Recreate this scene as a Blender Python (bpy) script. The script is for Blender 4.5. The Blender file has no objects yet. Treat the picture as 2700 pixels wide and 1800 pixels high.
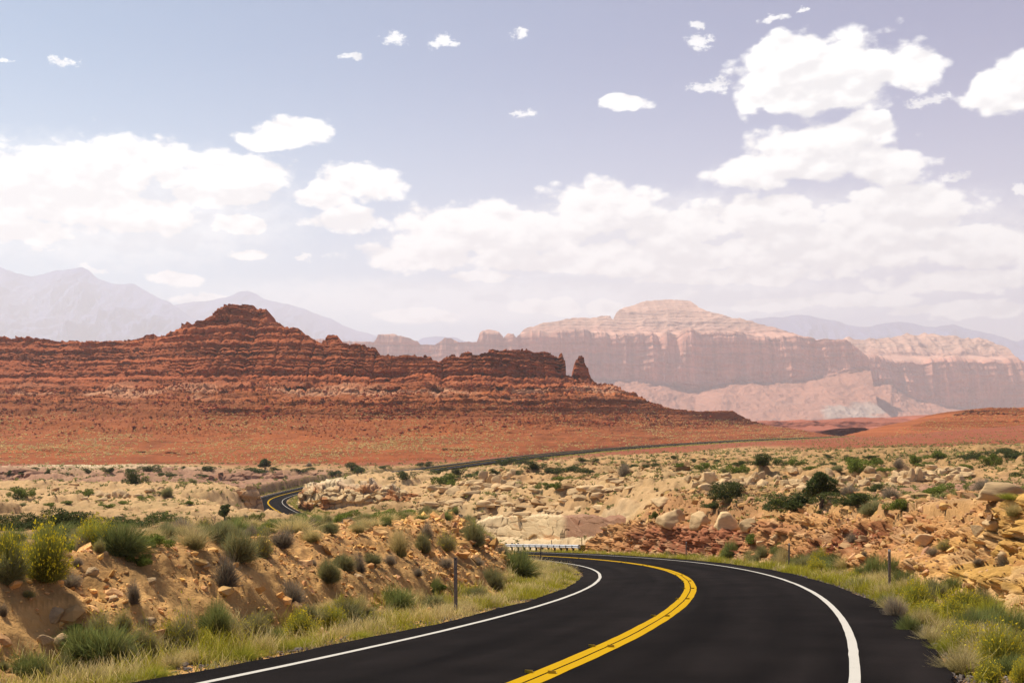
import bpy, bmesh, math, random
import numpy as np
from mathutils import Vector, Matrix
C = bpy.context.scene
COL = C.collection
R = math.radians
rng = np.random.default_rng(7)
random.seed(7)
# ------------------------------------------------------------------ camera
FPX, CX, HZ = 3000.0, 1350.0, 1150.0          # focal length, optical axis and eye level, for a 2700 x 1800 picture
cam_d = bpy.data.cameras.new('camera'); cam = bpy.data.objects.new('camera', cam_d); COL.objects.link(cam)
cam.location = (0, 0, 0); cam.rotation_euler = (R(90), 0, 0)
cam_d.sensor_width = 36; cam_d.lens = 40.0; cam_d.shift_y = (HZ-900)/2700
cam_d.clip_start = 0.1; cam_d.clip_end = 60000
C.camera = cam
# ------------------------------------------------------------------ view
C.view_settings.view_transform = 'Standard'; C.view_settings.look = 'None'
C.view_settings.gamma = 1; C.view_settings.exposure = 0.50
C.cycles.use_denoising = True
C.cycles.max_bounces = 5; C.cycles.diffuse_bounces = 3; C.cycles.volume_bounces = 1; C.cycles.transparent_max_bounces = 8
# ------------------------------------------------------------------ node helpers
class NT:
    def __init__(s, tree): s.t = tree; s.t.nodes.clear()
    def n(s, typ, **kw):
        nd = s.t.nodes.new(typ)
        for k, v in kw.items():
            if k == 'ins':
                for kk, vv in v.items(): s.put(nd.inputs[kk], vv)
            else: setattr(nd, k, v)
        return nd
    def put(s, sock, v):
        if isinstance(v, bpy.types.NodeSocket): s.t.links.new(v, sock)
        else: sock.default_value = v
    def m(s, op, a, b=0.0, c=0.0, clamp=False):
        nd = s.n('ShaderNodeMath', operation=op, use_clamp=clamp)
        for i, v in enumerate((a, b, c)): s.put(nd.inputs[i], v)
        return nd.outputs[0]
    def vm(s, op, a, b=(0, 0, 0), c=(0, 0, 0), out=0):
        nd = s.n('ShaderNodeVectorMath', operation=op)
        s.put(nd.inputs[0], a); s.put(nd.inputs[1], b)
        if op == 'MULTIPLY_ADD': s.put(nd.inputs[2], c)
        return nd.outputs[out]
    def mix(s, f, a, b, bt='MIX'):
        nd = s.n('ShaderNodeMix', data_type='RGBA', blend_type=bt)
        s.put(nd.inputs[0], f); s.put(nd.inputs[6], a); s.put(nd.inputs[7], b)
        return nd.outputs[2]
    def noise(s, vec, scale, detail=4, rough=.55, dist=0, dim='3D'):
        nd = s.n('ShaderNodeTexNoise', noise_dimensions=dim)
        if vec is not None: s.put(nd.inputs['Vector'], vec)
        nd.inputs['Scale'].default_value = scale; nd.inputs['Detail'].default_value = detail
        nd.inputs['Roughness'].default_value = rough; nd.inputs['Distortion'].default_value = dist
        return nd.outputs['Fac']
    def ss(s, x, a, b):                       # smooth step
        nd = s.n('ShaderNodeMapRange', interpolation_type='SMOOTHSTEP')
        s.put(nd.inputs[0], x); nd.inputs[1].default_value = a; nd.inputs[2].default_value = b
        nd.inputs[3].default_value = 0; nd.inputs[4].default_value = 1
        return nd.outputs[0]
def c4(c): return (c[0], c[1], c[2], 1.0)
# ------------------------------------------------------------------ sun and sky
SUN_AZ, SUN_EL = -52.0, 56.0                  # azimuth from the view direction (+Y), negative = left
sd = Vector((math.sin(R(SUN_AZ))*math.cos(R(SUN_EL)), math.cos(R(SUN_AZ))*math.cos(R(SUN_EL)), math.sin(R(SUN_EL))))
sl = bpy.data.lights.new('sun', 'SUN'); sl.energy = 5.0; sl.angle = R(0.5); sl.color = (1.0, 0.90, 0.76)
so = bpy.data.objects.new('sun', sl); COL.objects.link(so)
so.rotation_euler = sd.to_track_quat('Z', 'Y').to_euler(); so.location = (-60, 30, 80)
W = bpy.data.worlds.new('World'); C.world = W; W.use_nodes = True
w = NT(W.node_tree)
sky = w.n('ShaderNodeTexSky', sky_type='NISHITA', sun_disc=False, sun_elevation=R(SUN_EL), sun_rotation=R(SUN_AZ),
          altitude=1200, air_density=1.0, dust_density=1.2, ozone_density=1.2)
tc = w.n('ShaderNodeTexCoord'); D = tc.outputs['Generated']
sep = w.n('ShaderNodeSeparateXYZ', ins={0: D})
az = w.m('ARCTAN2', sep.outputs[0], sep.outputs[1]); el = w.m('ARCSINE', sep.outputs[2])
CLOUDS = """1890 170 205 90;1830 115 100 42;2075 160 100 45;1640 197 45 17;1915 224 110 28;1780 222 105 36
1890 350 200 72;1985 297 80 40;1740 390 130 42;2050 382 92 48;2290 215 80 48;2345 165 55 50;2348 435 22 13
1130 535 260 75;1385 480 170 72;960 590 170 38;1560 520 170 56;1750 500 180 60;2060 490 185 70;1900 560 300 66;2270 565 180 60;1500 590 300 50;1700 632 260 26;2200 645 200 30;1300 600 260 30
170 395 190 85;350 375 95 66;50 430 160 92;555 400 130 52;250 480 240 60;50 530 120 38;500 450 140 36;680 306 95 34;605 328 75 22;830 420 125 42;740 452 80 28;790 505 108 36;560 512 70 24;572 584 52 15
405 640 64 19;450 684 84 14;692 595 25 8;1110 634 100 13;950 725 120 22;1250 705 95 24;1385 705 58 20;1572 678 50 17;1770 700 120 18;1985 690 140 18;2200 712 160 22
155 147 30 11;10 142 20 7;910 92 27 14;1020 98 26 10;1190 80 22 8;815 125 22 6;1205 257 24 10;1435 235 68 19;1590 90 30 14;1600 55 20 9;1785 40 34 8;1838 18 12 6;2130 230 44 12;2190 405 34 13;100 570 30 10;215 618 20 7"""
scl = w.vm('MULTIPLY', D, (1, 1, 1.7))
wn = w.n('ShaderNodeTexNoise', ins={'Vector': scl, 'Scale': 34.0, 'Detail': 5.0, 'Roughness': .58})
wv = w.vm('SUBTRACT', wn.outputs['Color'], (.5, .5, .5))
azel = w.n('ShaderNodeCombineXYZ', ins={0: az, 1: el, 2: 0.0}).outputs[0]
P = w.vm('MULTIPLY_ADD', wv, (.028, .015, 0), azel)
rowsC = [[float(t)*1.148 for t in row.split()] for row in CLOUDS.replace('\n', ';').split(';')]
def field(Pv, rws, grow=.95):
    F = None
    for x, y, rx, ry in rws:
        a0 = math.atan((x-CX)/FPX); e0 = math.atan((HZ-y)/FPX*math.cos(a0)); sx, sy = FPX/rx*grow, FPX/ry*grow
        ln = w.vm('LENGTH', w.vm('MULTIPLY_ADD', Pv, (sx, sy, 0), (-a0*sx, -e0*sy, 0)), out=1)
        f = w.m('SUBTRACT', 1.0, ln)
        F = f if F is None else w.m('SMOOTH_MAX', F, f, .05)
    return F
bigc = [q for q in rowsC if q[2] > 50*1.148]; smallc = [q for q in rowsC if q[2] <= 50*1.148]
F = field(P, bigc); Fup = field(w.vm('ADD', P, (-.010, .020, 0)), bigc); F2 = field(w.vm('MULTIPLY_ADD', wv, (.014, .010, 0), P), smallc, .78)
def vor(vec, scale):
    nd = w.n('ShaderNodeTexVoronoi', feature='F1', ins={'Vector': vec, 'Scale': scale, 'Detail': 2.0, 'Roughness': .5}); return nd.outputs['Distance']
fb = w.noise(scl, 60, 8, .62); fb2 = w.noise(w.vm('ADD', scl, (sd.x*.010, 0, .012)), 60, 8, .62)
vo = vor(scl, 30.0); vo2 = vor(w.vm('ADD', scl, (sd.x*.010, 0, .013)), 30.0)
big = w.noise(scl, 15, 3, .5); hi = w.noise(scl, 190, 6, .65)
def sub(a, b): return w.m('SUBTRACT', a, b)
dens = w.m('ADD', F, w.m('MULTIPLY', sub(.42, vo), .50))
dens = w.m('ADD', dens, w.m('MULTIPLY', sub(fb, .5), .52))
dens = w.m('ADD', dens, w.m('MULTIPLY', sub(big, .5), .30))
mask = w.ss(dens, -.22, .07)
dens2 = w.m('ADD', w.m('MULTIPLY', F2, .9), w.m('ADD', w.m('MULTIPLY', sub(hi, .5), 1.7), w.m('MULTIPLY', sub(fb, .5), 1.2)))
mask2 = w.m('MULTIPLY', w.ss(dens2, .0, .55), .8)
veil = field(azel, [[v*1.148 for v in q] for q in ((1650, 560, 760, 120), (230, 470, 470, 140), (1300, 690, 900, 60))], .9)
veil = w.m('MULTIPLY', w.ss(w.m('ADD', veil, w.m('MULTIPLY', sub(fb, .5), .5)), -.08, .55), .58)
mask = w.m('MAXIMUM', w.m('MAXIMUM', mask, mask2), veil)
relief = w.m('ADD', w.m('MULTIPLY', sub(fb, fb2), 1.0), w.m('MULTIPLY', sub(vo2, vo), 1.3))
under = w.ss(Fup, .12, .62)
shade = sub(w.m('ADD', .86, w.m('MULTIPLY', relief, .85)), w.m('MULTIPLY', under, .58))
shade = w.m('ADD', shade, w.m('MULTIPLY', sub(big, .5), .9)); shade = w.ss(shade, .0, 1.0)
KS = 0.1                                      # background strength
tint_az = w.ss(az, -.42, .46)
tint = w.mix(tint_az, c4((0.52, 0.77, 0.81)), c4((1.0, .72, .80)))
skyc = w.mix(1.0, sky.outputs[0], tint, 'MULTIPLY')
skyc = w.mix(w.ss(el, .10, .40), skyc, w.mix(1.0, skyc, c4((.76, .78, .84)), 'MULTIPLY'))
air = w.ss(el, .34, .0)                     # pale air towards the horizon
skyc = w.mix(w.m('MULTIPLY', air, .62), skyc, c4((7.0, 7.1, 7.2)))
cl = w.mix(shade, c4((7.2, 7.1, 6.9)), c4((9.6, 9.5, 9.0)))
mask = w.m('MULTIPLY', mask, .96)
final = w.mix(mask, skyc, cl)
bg = w.n('ShaderNodeBackground', ins={'Color': final, 'Strength': KS})
w.t.links.new(bg.outputs[0], w.n('ShaderNodeOutputWorld').inputs[0])
W.cycles.sampling_method = 'MANUAL'; W.cycles.sample_map_resolution = 512
# ------------------------------------------------------------------ numpy noise
_perm = np.random.default_rng(3).permutation(256).astype(np.int32); _perm = np.concatenate([_perm, _perm, _perm[:2]])
_g = np.random.default_rng(4).normal(size=(256, 3)); _g = (_g/np.linalg.norm(_g, axis=1)[:, None]).astype(np.float32)
def perlin(x, y, z=0.0):
    x, y, z = np.broadcast_arrays(np.asarray(x, np.float32), np.asarray(y, np.float32), np.asarray(z, np.float32))
    xi, yi, zi = np.floor(x).astype(np.int32), np.floor(y).astype(np.int32), np.floor(z).astype(np.int32)
    xf, yf, zf = x-xi, y-yi, z-zi
    xi &= 255; yi &= 255; zi &= 255
    u, v, q = xf**3*(xf*(xf*6-15)+10), yf**3*(yf*(yf*6-15)+10), zf**3*(zf*(zf*6-15)+10)
    def g(i, j, k):
        h = _perm[_perm[_perm[xi+i]+yi+j]+zi+k]
        gv = _g[h]
        return gv[..., 0]*(xf-i)+gv[..., 1]*(yf-j)+gv[..., 2]*(zf-k)
    def lp(a, b, t): return a+(b-a)*t
    return 1.4*lp(lp(lp(g(0,0,0), g(1,0,0), u), lp(g(0,1,0), g(1,1,0), u), v), lp(lp(g(0,0,1), g(1,0,1), u), lp(g(0,1,1), g(1,1,1), u), v), q)
def fbm(x, y, z=0.0, o=4, gain=.5):
    s, a = 0, 1.0
    for i in range(o):
        s = s+a*perlin(x*2.03**i+i*17.3, y*2.03**i+i*9.1, z*2.03**i+i*5.7); a *= gain
    return s
def billow(x, y, z=0.0, o=4, gain=.5):
    s, a = 0, 1.0
    for i in range(o):
        s = s+a*(np.abs(perlin(x*2.03**i+i*17.3, y*2.03**i+i*9.1, z*2.03**i+i*5.7))*2-.6); a *= gain
    return s
def hash3(i, j, k):
    i, j, k = np.broadcast_arrays(np.asarray(i, np.int64), np.asarray(j, np.int64), np.asarray(k, np.int64))
    return _perm[_perm[_perm[i & 255]+(j & 255)]+(k & 255)].astype(np.float32)/255
def cells(x, y, z=0.0):
    """Voronoi: distance to the nearest and to the second nearest site, and the nearest cell's own value."""
    x, y, z = np.broadcast_arrays(np.asarray(x, np.float32), np.asarray(y, np.float32), np.asarray(z, np.float32))
    xi, yi = np.floor(x).astype(np.int64), np.floor(y).astype(np.int64)
    f1 = np.full(x.shape, 9., np.float32); f2 = f1.copy(); idv = np.zeros(x.shape, np.float32)
    for dx in (-1, 0, 1):
        for dy in (-1, 0, 1):
            cx, cy = xi+dx, yi+dy
            px = cx+hash3(cx, cy, 11); py = cy+hash3(cx, cy, 57)
            d = np.hypot(x-px, y-py); h = hash3(cx, cy, 131)
            n = d < f1
            f2 = np.where(n, f1, np.minimum(f2, d)); idv = np.where(n, h, idv); f1 = np.where(n, d, f1)
    return f1, f2, idv
def cells2(x, y, k=1.0):
    """Voronoi with a tilt of its own for each cell: offset that makes every cell a differently facing facet."""
    x, y = np.broadcast_arrays(np.asarray(x, np.float32), np.asarray(y, np.float32)); xi, yi = np.floor(x).astype(np.int64), np.floor(y).astype(np.int64)
    f1 = np.full(x.shape, 9., np.float32); f2 = f1.copy(); v = np.zeros(x.shape, np.float32)
    for dx in (-1, 0, 1):
        for dy in (-1, 0, 1):
            cx, cy = xi+dx, yi+dy; ax = x-cx-hash3(cx, cy, 11); ay = y-cy-hash3(cx, cy, 57); d = np.hypot(ax, ay); n = d < f1
            f2 = np.where(n, f1, np.minimum(f2, d)); f1 = np.where(n, d, f1)
            v = np.where(n, hash3(cx, cy, 131)-.5+k*(ax*(hash3(cx, cy, 7)-.5)+ay*(hash3(cx, cy, 9)-.62))*2, v)
    return f1, f2, v
def sstep(x, a, b):
    t = np.clip((x-a)/(b-a), 0, 1); return t*t*(3-2*t)
def at(px, py, Y): return np.array([(px-CX)/FPX*Y, Y, (HZ-py)/FPX*Y])
# ------------------------------------------------------------------ mesh helpers
def mesh_from(name, V, Fq, mat, smooth=True, parent=None, col=None, link=True):
    me = bpy.data.meshes.new(name)
    V = np.asarray(V, np.float32); Fq = np.asarray(Fq, np.int32); n, k = Fq.shape
    me.vertices.add(len(V)); me.vertices.foreach_set('co', V.ravel())
    me.loops.add(n*k); me.loops.foreach_set('vertex_index', Fq.ravel())
    me.polygons.add(n); me.polygons.foreach_set('loop_start', np.arange(0, n*k, k, dtype=np.int32))
    me.polygons.foreach_set('use_smooth', np.full(n, smooth))
    me.update(calc_edges=True)
    if col is not None:
        a = me.color_attributes.new('Col', 'FLOAT_COLOR', 'POINT')
        cc = np.ones((len(V), 4), np.float32); cc[:, :3] = col; a.data.foreach_set('color', cc.ravel())
    if mat is not None:
        for mm in (mat if isinstance(mat, (list, tuple)) else [mat]): me.materials.append(mm)
    if not link: return me
    o = bpy.data.objects.new(name, me); COL.objects.link(o)
    if parent is not None: o.parent = parent
    return o
def grid_faces(h, w_):
    i = np.arange(h-1)[:, None]*w_+np.arange(w_-1)[None]
    return np.stack([i, i+1, i+w_+1, i+w_], -1).reshape(-1, 4)
def grid_obj(name, G, mat, col=None, smooth=True, keep=None):
    h, w_ = G.shape[:2]
    Fq = grid_faces(h, w_)
    if keep is not None: Fq = Fq[keep.ravel()]
    return mesh_from(name, G.reshape(-1, 3), Fq, mat, smooth, col=None if col is None else col.reshape(-1, 3))
def tag(o, label=None, cat=None, group=None, kind=None):
    if label: o['label'] = label
    if cat: o['category'] = cat
    if group: o['group'] = group
    if kind: o['kind'] = kind
    return o
def empty(name, loc, rz=0):
    o = bpy.data.objects.new(name, None); COL.objects.link(o); o.location = loc; o.rotation_euler = (0, 0, rz); o.empty_display_size = .2
    return o
# ------------------------------------------------------------------ materials
def principled(name, build, rough=.9, spec=.2, metal=0.0):
    m = bpy.data.materials.new(name); m.use_nodes = True; t = NT(m.node_tree)
    b = t.n('ShaderNodeBsdfPrincipled'); out = t.n('ShaderNodeOutputMaterial')
    t.t.links.new(b.outputs[0], out.inputs[0])
    b.inputs['Roughness'].default_value = rough; b.inputs['Specular IOR Level'].default_value = spec; b.inputs['Metallic'].default_value = metal
    build(t, b); return m
def rock_mat(name, scale, bump, var=.35, stretch=(1, 1, 1), dist=.1, attr=True, base=(.4, .3, .2), fine=6):
    def f(t, b):
        p = t.n('ShaderNodeTexCoord').outputs['Object']
        v = t.vm('MULTIPLY', p, stretch)
        n1 = t.noise(v, scale, fine, .65); n2 = t.noise(v, scale*.13, 4, .6)
        c = t.n('ShaderNodeVertexColor', layer_name='Col').outputs[0] if attr else tuple(base)
        k = t.m('ADD', t.m('MULTIPLY', t.m('SUBTRACT', n1, .5), var*2), t.m('MULTIPLY', t.m('SUBTRACT', n2, .5), var*1.6))
        k = t.m('ADD', k, 1.0)
        if name.startswith('boulder'): k = t.m('MULTIPLY', k, t.m('ADD', t.m('MULTIPLY', t.n('ShaderNodeObjectInfo').outputs['Random'], .5), .72))
        cc = t.n('ShaderNodeVectorMath', operation='SCALE'); t.put(cc.inputs[0], c); t.put(cc.inputs['Scale'], k)
        t.put(b.inputs['Base Color'], cc.outputs[0])
        bp = t.n('ShaderNodeBump', ins={'Strength': bump, 'Distance': dist, 'Height': n1})
        t.put(b.inputs['Normal'], bp.outputs[0])
    return principled(name, f, .95, .1)
M = {}
M['ground'] = rock_mat('desert_soil', 5.0, .9, .28, dist=.10)
M['butte'] = rock_mat('red_sandstone', .6, .9, .22, (1, 1, 2.2), .8)
M['mesa'] = rock_mat('pale_sandstone', .05, .8, .16, (1, 1, 1.6), 6.0)
M['mount'] = rock_mat('mountain_rock', .006, .8, .2, (1, 1, 1), 40.0)
def lin(*c): return np.array([((v/255)/12.92 if v <= 10 else ((v/255+.055)/1.055)**2.4) for v in c], np.float32)
# ------------------------------------------------------------------ road centreline
KS_ = [-6,8,18,28,38,48,60,75,95,120,150]; KV = [.0061,.0066,.0051,.0056,.0058,.006,.0058,.0053,.0051,.0051,.0051]
GS_ = [-6,10,25,40,60,85,115,150]; GV = [-.0857,-.0878,-.0886,-.0881,-.0895,-.0893,-.0892,-.0892]
ES_ = [-6,20,45,80,150,200,330,430,1800]; EV = [.0334,.0403,.0316,.0249,.0251,.0,.0,-.055,-.055]
s_ = np.arange(-60, 146.01, .5); i0 = int(np.argmin(abs(s_)))
hd = np.cumsum(np.interp(s_, KS_, KV))*.5; hd += -.3116-hd[i0]
rx_ = np.cumsum(-np.sin(hd))*.5; ry_ = np.cumsum(np.cos(hd))*.5; rz_ = np.cumsum(np.interp(s_, GS_, GV))*.5
rx_ += -.0439-rx_[i0]; ry_ += 12.247-ry_[i0]; rz_ += -2.7212-rz_[i0]
WP = [(758.8,1360.7,245),(726.5,1344.6,265),(709,1332,281),(703.6,1324.2,293),(709.5,1315.6,306),(726.5,1308.8,318),(760.5,1299.5,331),(791,1292.7,342),
      (870,1274,358),(1000,1252,388),(1130,1236,425),(1357,1206.5,505),(1595,1183.5,625),(1928.6,1162,850),(2131,1154,1030),(2250,1149.5,1180),(2330,1146.5,1330),(2390,1144,1480)]
wp = np.array([at(*q) for q in WP])
mid = np.array([rx_[-1], ry_[-1], rz_[-1]])
d0 = np.array([-np.sin(hd[-1]), np.cos(hd[-1]), -.06])
mp = np.array([mid+d0*22, mid+d0*50+np.array([2.5, 3, 1.3])])
mp[:, 2] = [-16.6, -17.25]
ctl = np.vstack([mid-d0*8, mid, mp, wp, wp[-1]*2-wp[-2]])
def catmull(Pn, step=1.0):
    out = []
    for i in range(1, len(Pn)-2):
        p0, p1, p2, p3 = Pn[i-1:i+3]; n = max(2, int(np.linalg.norm(p2-p1)/step))
        t = np.linspace(0, 1, n, endpoint=False)[:, None]
        a = np.linalg.norm(p1-p0)**.5; b = np.linalg.norm(p2-p1)**.5; c = np.linalg.norm(p3-p2)**.5
        t0, t1, t2, t3 = 0, a, a+b, a+b+c; T = t1+t*(t2-t1)
        A1 = (t1-T)/(t1-t0)*p0+(T-t0)/(t1-t0)*p1; A2 = (t2-T)/(t2-t1)*p1+(T-t1)/(t2-t1)*p2; A3 = (t3-T)/(t3-t2)*p2+(T-t2)/(t3-t2)*p3
        B1 = (t2-T)/(t2-t0)*A1+(T-t0)/(t2-t0)*A2; B2 = (t3-T)/(t3-t1)*A2+(T-t1)/(t3-t1)*A3
        out.append((t2-T)/(t2-t1)*B1+(T-t1)/(t2-t1)*B2)
    return np.vstack(out)
far = catmull(ctl, 1.0)[1:]
for q in range(3):                                             # ease the kinks of the far road's height and plan
    k = 9; pad = np.vstack([far[:1]]*k+[far]+[far[-1:]]*k); far2 = np.stack([np.convolve(pad[:, j], np.ones(2*k+1)/(2*k+1), 'valid') for j in range(3)], 1)
    wgt = sstep(np.arange(len(far)), 0, 12)[:, None]; far = far*(1-wgt)+far2*wgt
RP = np.vstack([np.c_[rx_, ry_, rz_], far])
seg = np.linalg.norm(np.diff(RP[:, :2], axis=0), axis=1)
RS = np.concatenate([[0], np.cumsum(seg)])-60.0
tg = np.gradient(RP[:, :2], axis=0); tg /= np.linalg.norm(tg, axis=1)[:, None]
RT = np.c_[tg[:, 1], -tg[:, 0]]                                # unit vector to the right
RE = np.interp(RS, ES_, EV)
def road_query(x, y):
    x = np.asarray(x, np.float32).ravel(); y = np.asarray(y, np.float32).ravel(); n = len(RP)
    best = np.empty(len(x), np.int64); cs = np.arange(0, n, 10); Rp = RP.astype(np.float32)
    for a in range(0, len(x), 60000):
        sl_ = slice(a, a+60000)
        d = (x[sl_, None]-Rp[cs, 0])**2+(y[sl_, None]-Rp[cs, 1])**2
        j = cs[d.argmin(1)]; w_ = np.clip(j[:, None]+np.arange(-11, 12), 0, n-1)
        d = (x[sl_, None]-Rp[w_, 0])**2+(y[sl_, None]-Rp[w_, 1])**2
        best[sl_] = w_[np.arange(len(j)), d.argmin(1)]
    dx = x-RP[best, 0]; dy = y-RP[best, 1]
    o = dx*RT[best, 0]+dy*RT[best, 1]; dist = np.hypot(dx, dy)
    o = np.where(dist > abs(o)+2, np.sign(o+1e-9)*dist, o)
    al = dx*RT[best, 1]*-1+dy*RT[best, 0]
    g = np.gradient(RP[:, 2], RS)[best]
    zc = RP[best, 2]+np.clip(al, -2, 2)*g
    return o, RS[best], zc+RE[best]*np.clip(o, -5, 5), best
# ------------------------------------------------------------------ base terrain from spot heights (picture column, picture row, distance) + soil class
CLS = {'t': lin(214,162,96)/1.24, 'c': lin(222,178,120)/1.52, 'w': lin(240,208,158)/1.5, 'r': lin(172,94,58)/1.6, 'g': lin(188,146,92)/1.5, 'b': lin(186,138,104)/1.5, 'o': lin(206,150,84)/1.45, 'p': lin(206,160,104)/1.52}
CLS = {k: v*np.array([1.0, 1.04, 1.16], np.float32) for k, v in CLS.items()}
PTS = """-600 1640 14 t;-200 1570 16 t;0 1515 17 t;200 1466 19 t;400 1446 22 t;566 1430 25 t;780 1413 31 t;1006 1390 43 t;1083 1383 52 t;1216 1367 72 t;1285 1378 88 o
-900 1500 22 t;-300 1440 30 g;0 1425 34 g;200 1418 36 g;400 1412 40 g;600 1400 46 g;800 1388 55 g;953 1372 72 g;1100 1362 88 g;1180 1362 96 g;-300 1402 55 g;0 1398 60 g;300 1394 64 g;600 1386 72 g;800 1376 85 g
0 1405 105 g;300 1402 105 g;600 1402 105 g;950 1405 120 g;1150 1425 125 g;-500 1400 105 g;-900 1400 100 g
-400 1345 160 c;0 1345 163 c;300 1345 165 c;500 1343 168 c;650 1342 172 c;300 1308 205 c;0 1302 215 c;600 1302 215 c;690 1290 228 p;350 1283 242 c;0 1290 245 c;-400 1300 230 c;560 1287 240 c
0 1293 300 b;350 1293 300 b;600 1296 310 b;-600 1293 300 b;0 1290 330 b;600 1284 332 b;0 1248 352 b;400 1248 352 b;-500 1248 352 b;760 1260 365 b;0 1236 440 w;400 1235 440 w;800 1237 450 p;-600 1236 440 w;0 1224 520 r;600 1221 520 r;1000 1221 520 r;1300 1206 545 r;-600 1224 520 r;200 1230 478 w;550 1229 480 p
870 1290 292 c;900 1273 292 w;1000 1270 292 c;1110 1275 292 c;1000 1263 315 c;1120 1260 320 c;1130 1330 232 c;1200 1325 215 c;950 1352 247 g;1050 1350 244 c;1100 1346 241 c;850 1353 256 g;900 1358 232 g;1000 1358 215 g
1297 1266 238 p;1450 1264 240 p;1220 1283 250 c;1330 1300 215 c;1435 1322 185 c;1300 1335 185 c;1250 1352 178 c;1480 1357 166 p;1560 1362 158 p;1340 1357 172 c;1469 1432 131 w;1390 1430 138 w;1530 1430 124 w;1300 1432 150 w;1250 1440 168 w;1330 1440 158 w;1400 1440 150 w;1480 1440 144 w;1560 1440 136 w;1620 1436 126 o;1590 1440 124 o;1250 1440 160 g
1640 1398 116 p;1722 1324 101 p;1850 1326 88 p;1980 1330 75 g;2140 1333 62 p;2300 1326 51 p;2411 1318 45 p;2560 1318 39 p;2700 1318 35 p;2900 1310 30 o;3300 1290 25 o
1760 1312 115 p;1928 1309 112 g;2147 1334 84 p;2400 1328 72 p;2650 1318 66 b;2900 1300 55 b;2000 1277 152 p;2300 1275 146 p;2650 1262 138 p;1720 1293 150 c;1600 1302 172 c;1900 1243 225 g;2300 1237 225 g;2650 1226 225 g;3000 1210 220 g;2200 1293 112 p;2480 1295 100 b
1700 1234 300 p;2000 1212 335 p;2400 1202 350 g;2700 1190 350 g;1500 1216 400 p;1250 1235 380 p;1150 1247 350 p;1900 1190 520 p;2300 1176 560 r;2700 1164 540 r;2100 1166 720 r;2500 1150 800 r;2800 1135 800 r;1700 1180 640 r;3200 1150 600 r;3200 1200 300 g
2300 1154 1000 r;2500 1135 1050 r;2700 1120 1050 r;1300 1205 800 r;600 1215 800 r;0 1215 800 r;1900 1155 1000 r;-600 1215 800 r;2000 1146 1500 r;2500 1146 1500 r;1000 1160 1500 r;0 1160 1500 r;3000 1120 1500 r"""
PT = [q.split() for q in PTS.replace('\n', ';').split(';')]
pc = np.array([[float(a) for a in q[:3]] for q in PT]); pcol = np.array([CLS[q[3]] for q in PT])
def key(px, Y): return np.stack([(px-CX)/FPX*4.2, np.log(Y)*1.5], -1)
KP = key(pc[:, 0], pc[:, 2]); vp = (HZ-pc[:, 1])/FPX
dm = np.linalg.norm(KP[:, None]-KP[None], axis=2); n_ = len(KP)
A_ = np.zeros((n_+3, n_+3)); A_[:n_, :n_] = dm+np.eye(n_)*-.004; A_[:n_, n_] = 1; A_[:n_, n_+1:] = KP; A_[n_:, :n_] = A_[:n_, n_:].T
cf = np.linalg.solve(A_, np.concatenate([vp, [0, 0, 0]]))
def base_v(px, Y):
    K = key(px, Y).reshape(-1, 2).astype(np.float32); v = np.empty(len(K), np.float32); c = np.empty((len(K), 3), np.float32)
    cfw = cf.astype(np.float32); KPf = KP.astype(np.float32)
    for a in range(0, len(K), 40000):
        k = K[a:a+40000]; d = np.sqrt(((k[:, None]-KPf[None])**2).sum(2))
        v[a:a+40000] = d@cfw[:n_]+cfw[n_]+k@cfw[n_+1:]
        wt = 1/(d+.03)**4; wt /= wt.sum(1)[:, None]; c[a:a+40000] = wt@pcol.astype(np.float32)
    return v, c
def stairs(z, T, hard=.7, seed=0.0):
    """Turn a height into beds of thickness T: a riser, then a tread."""
    q = z/T+seed; i = np.floor(q); t = q-i
    return (i+sstep(t, .12, 1-hard+.12)-seed)*T
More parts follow.
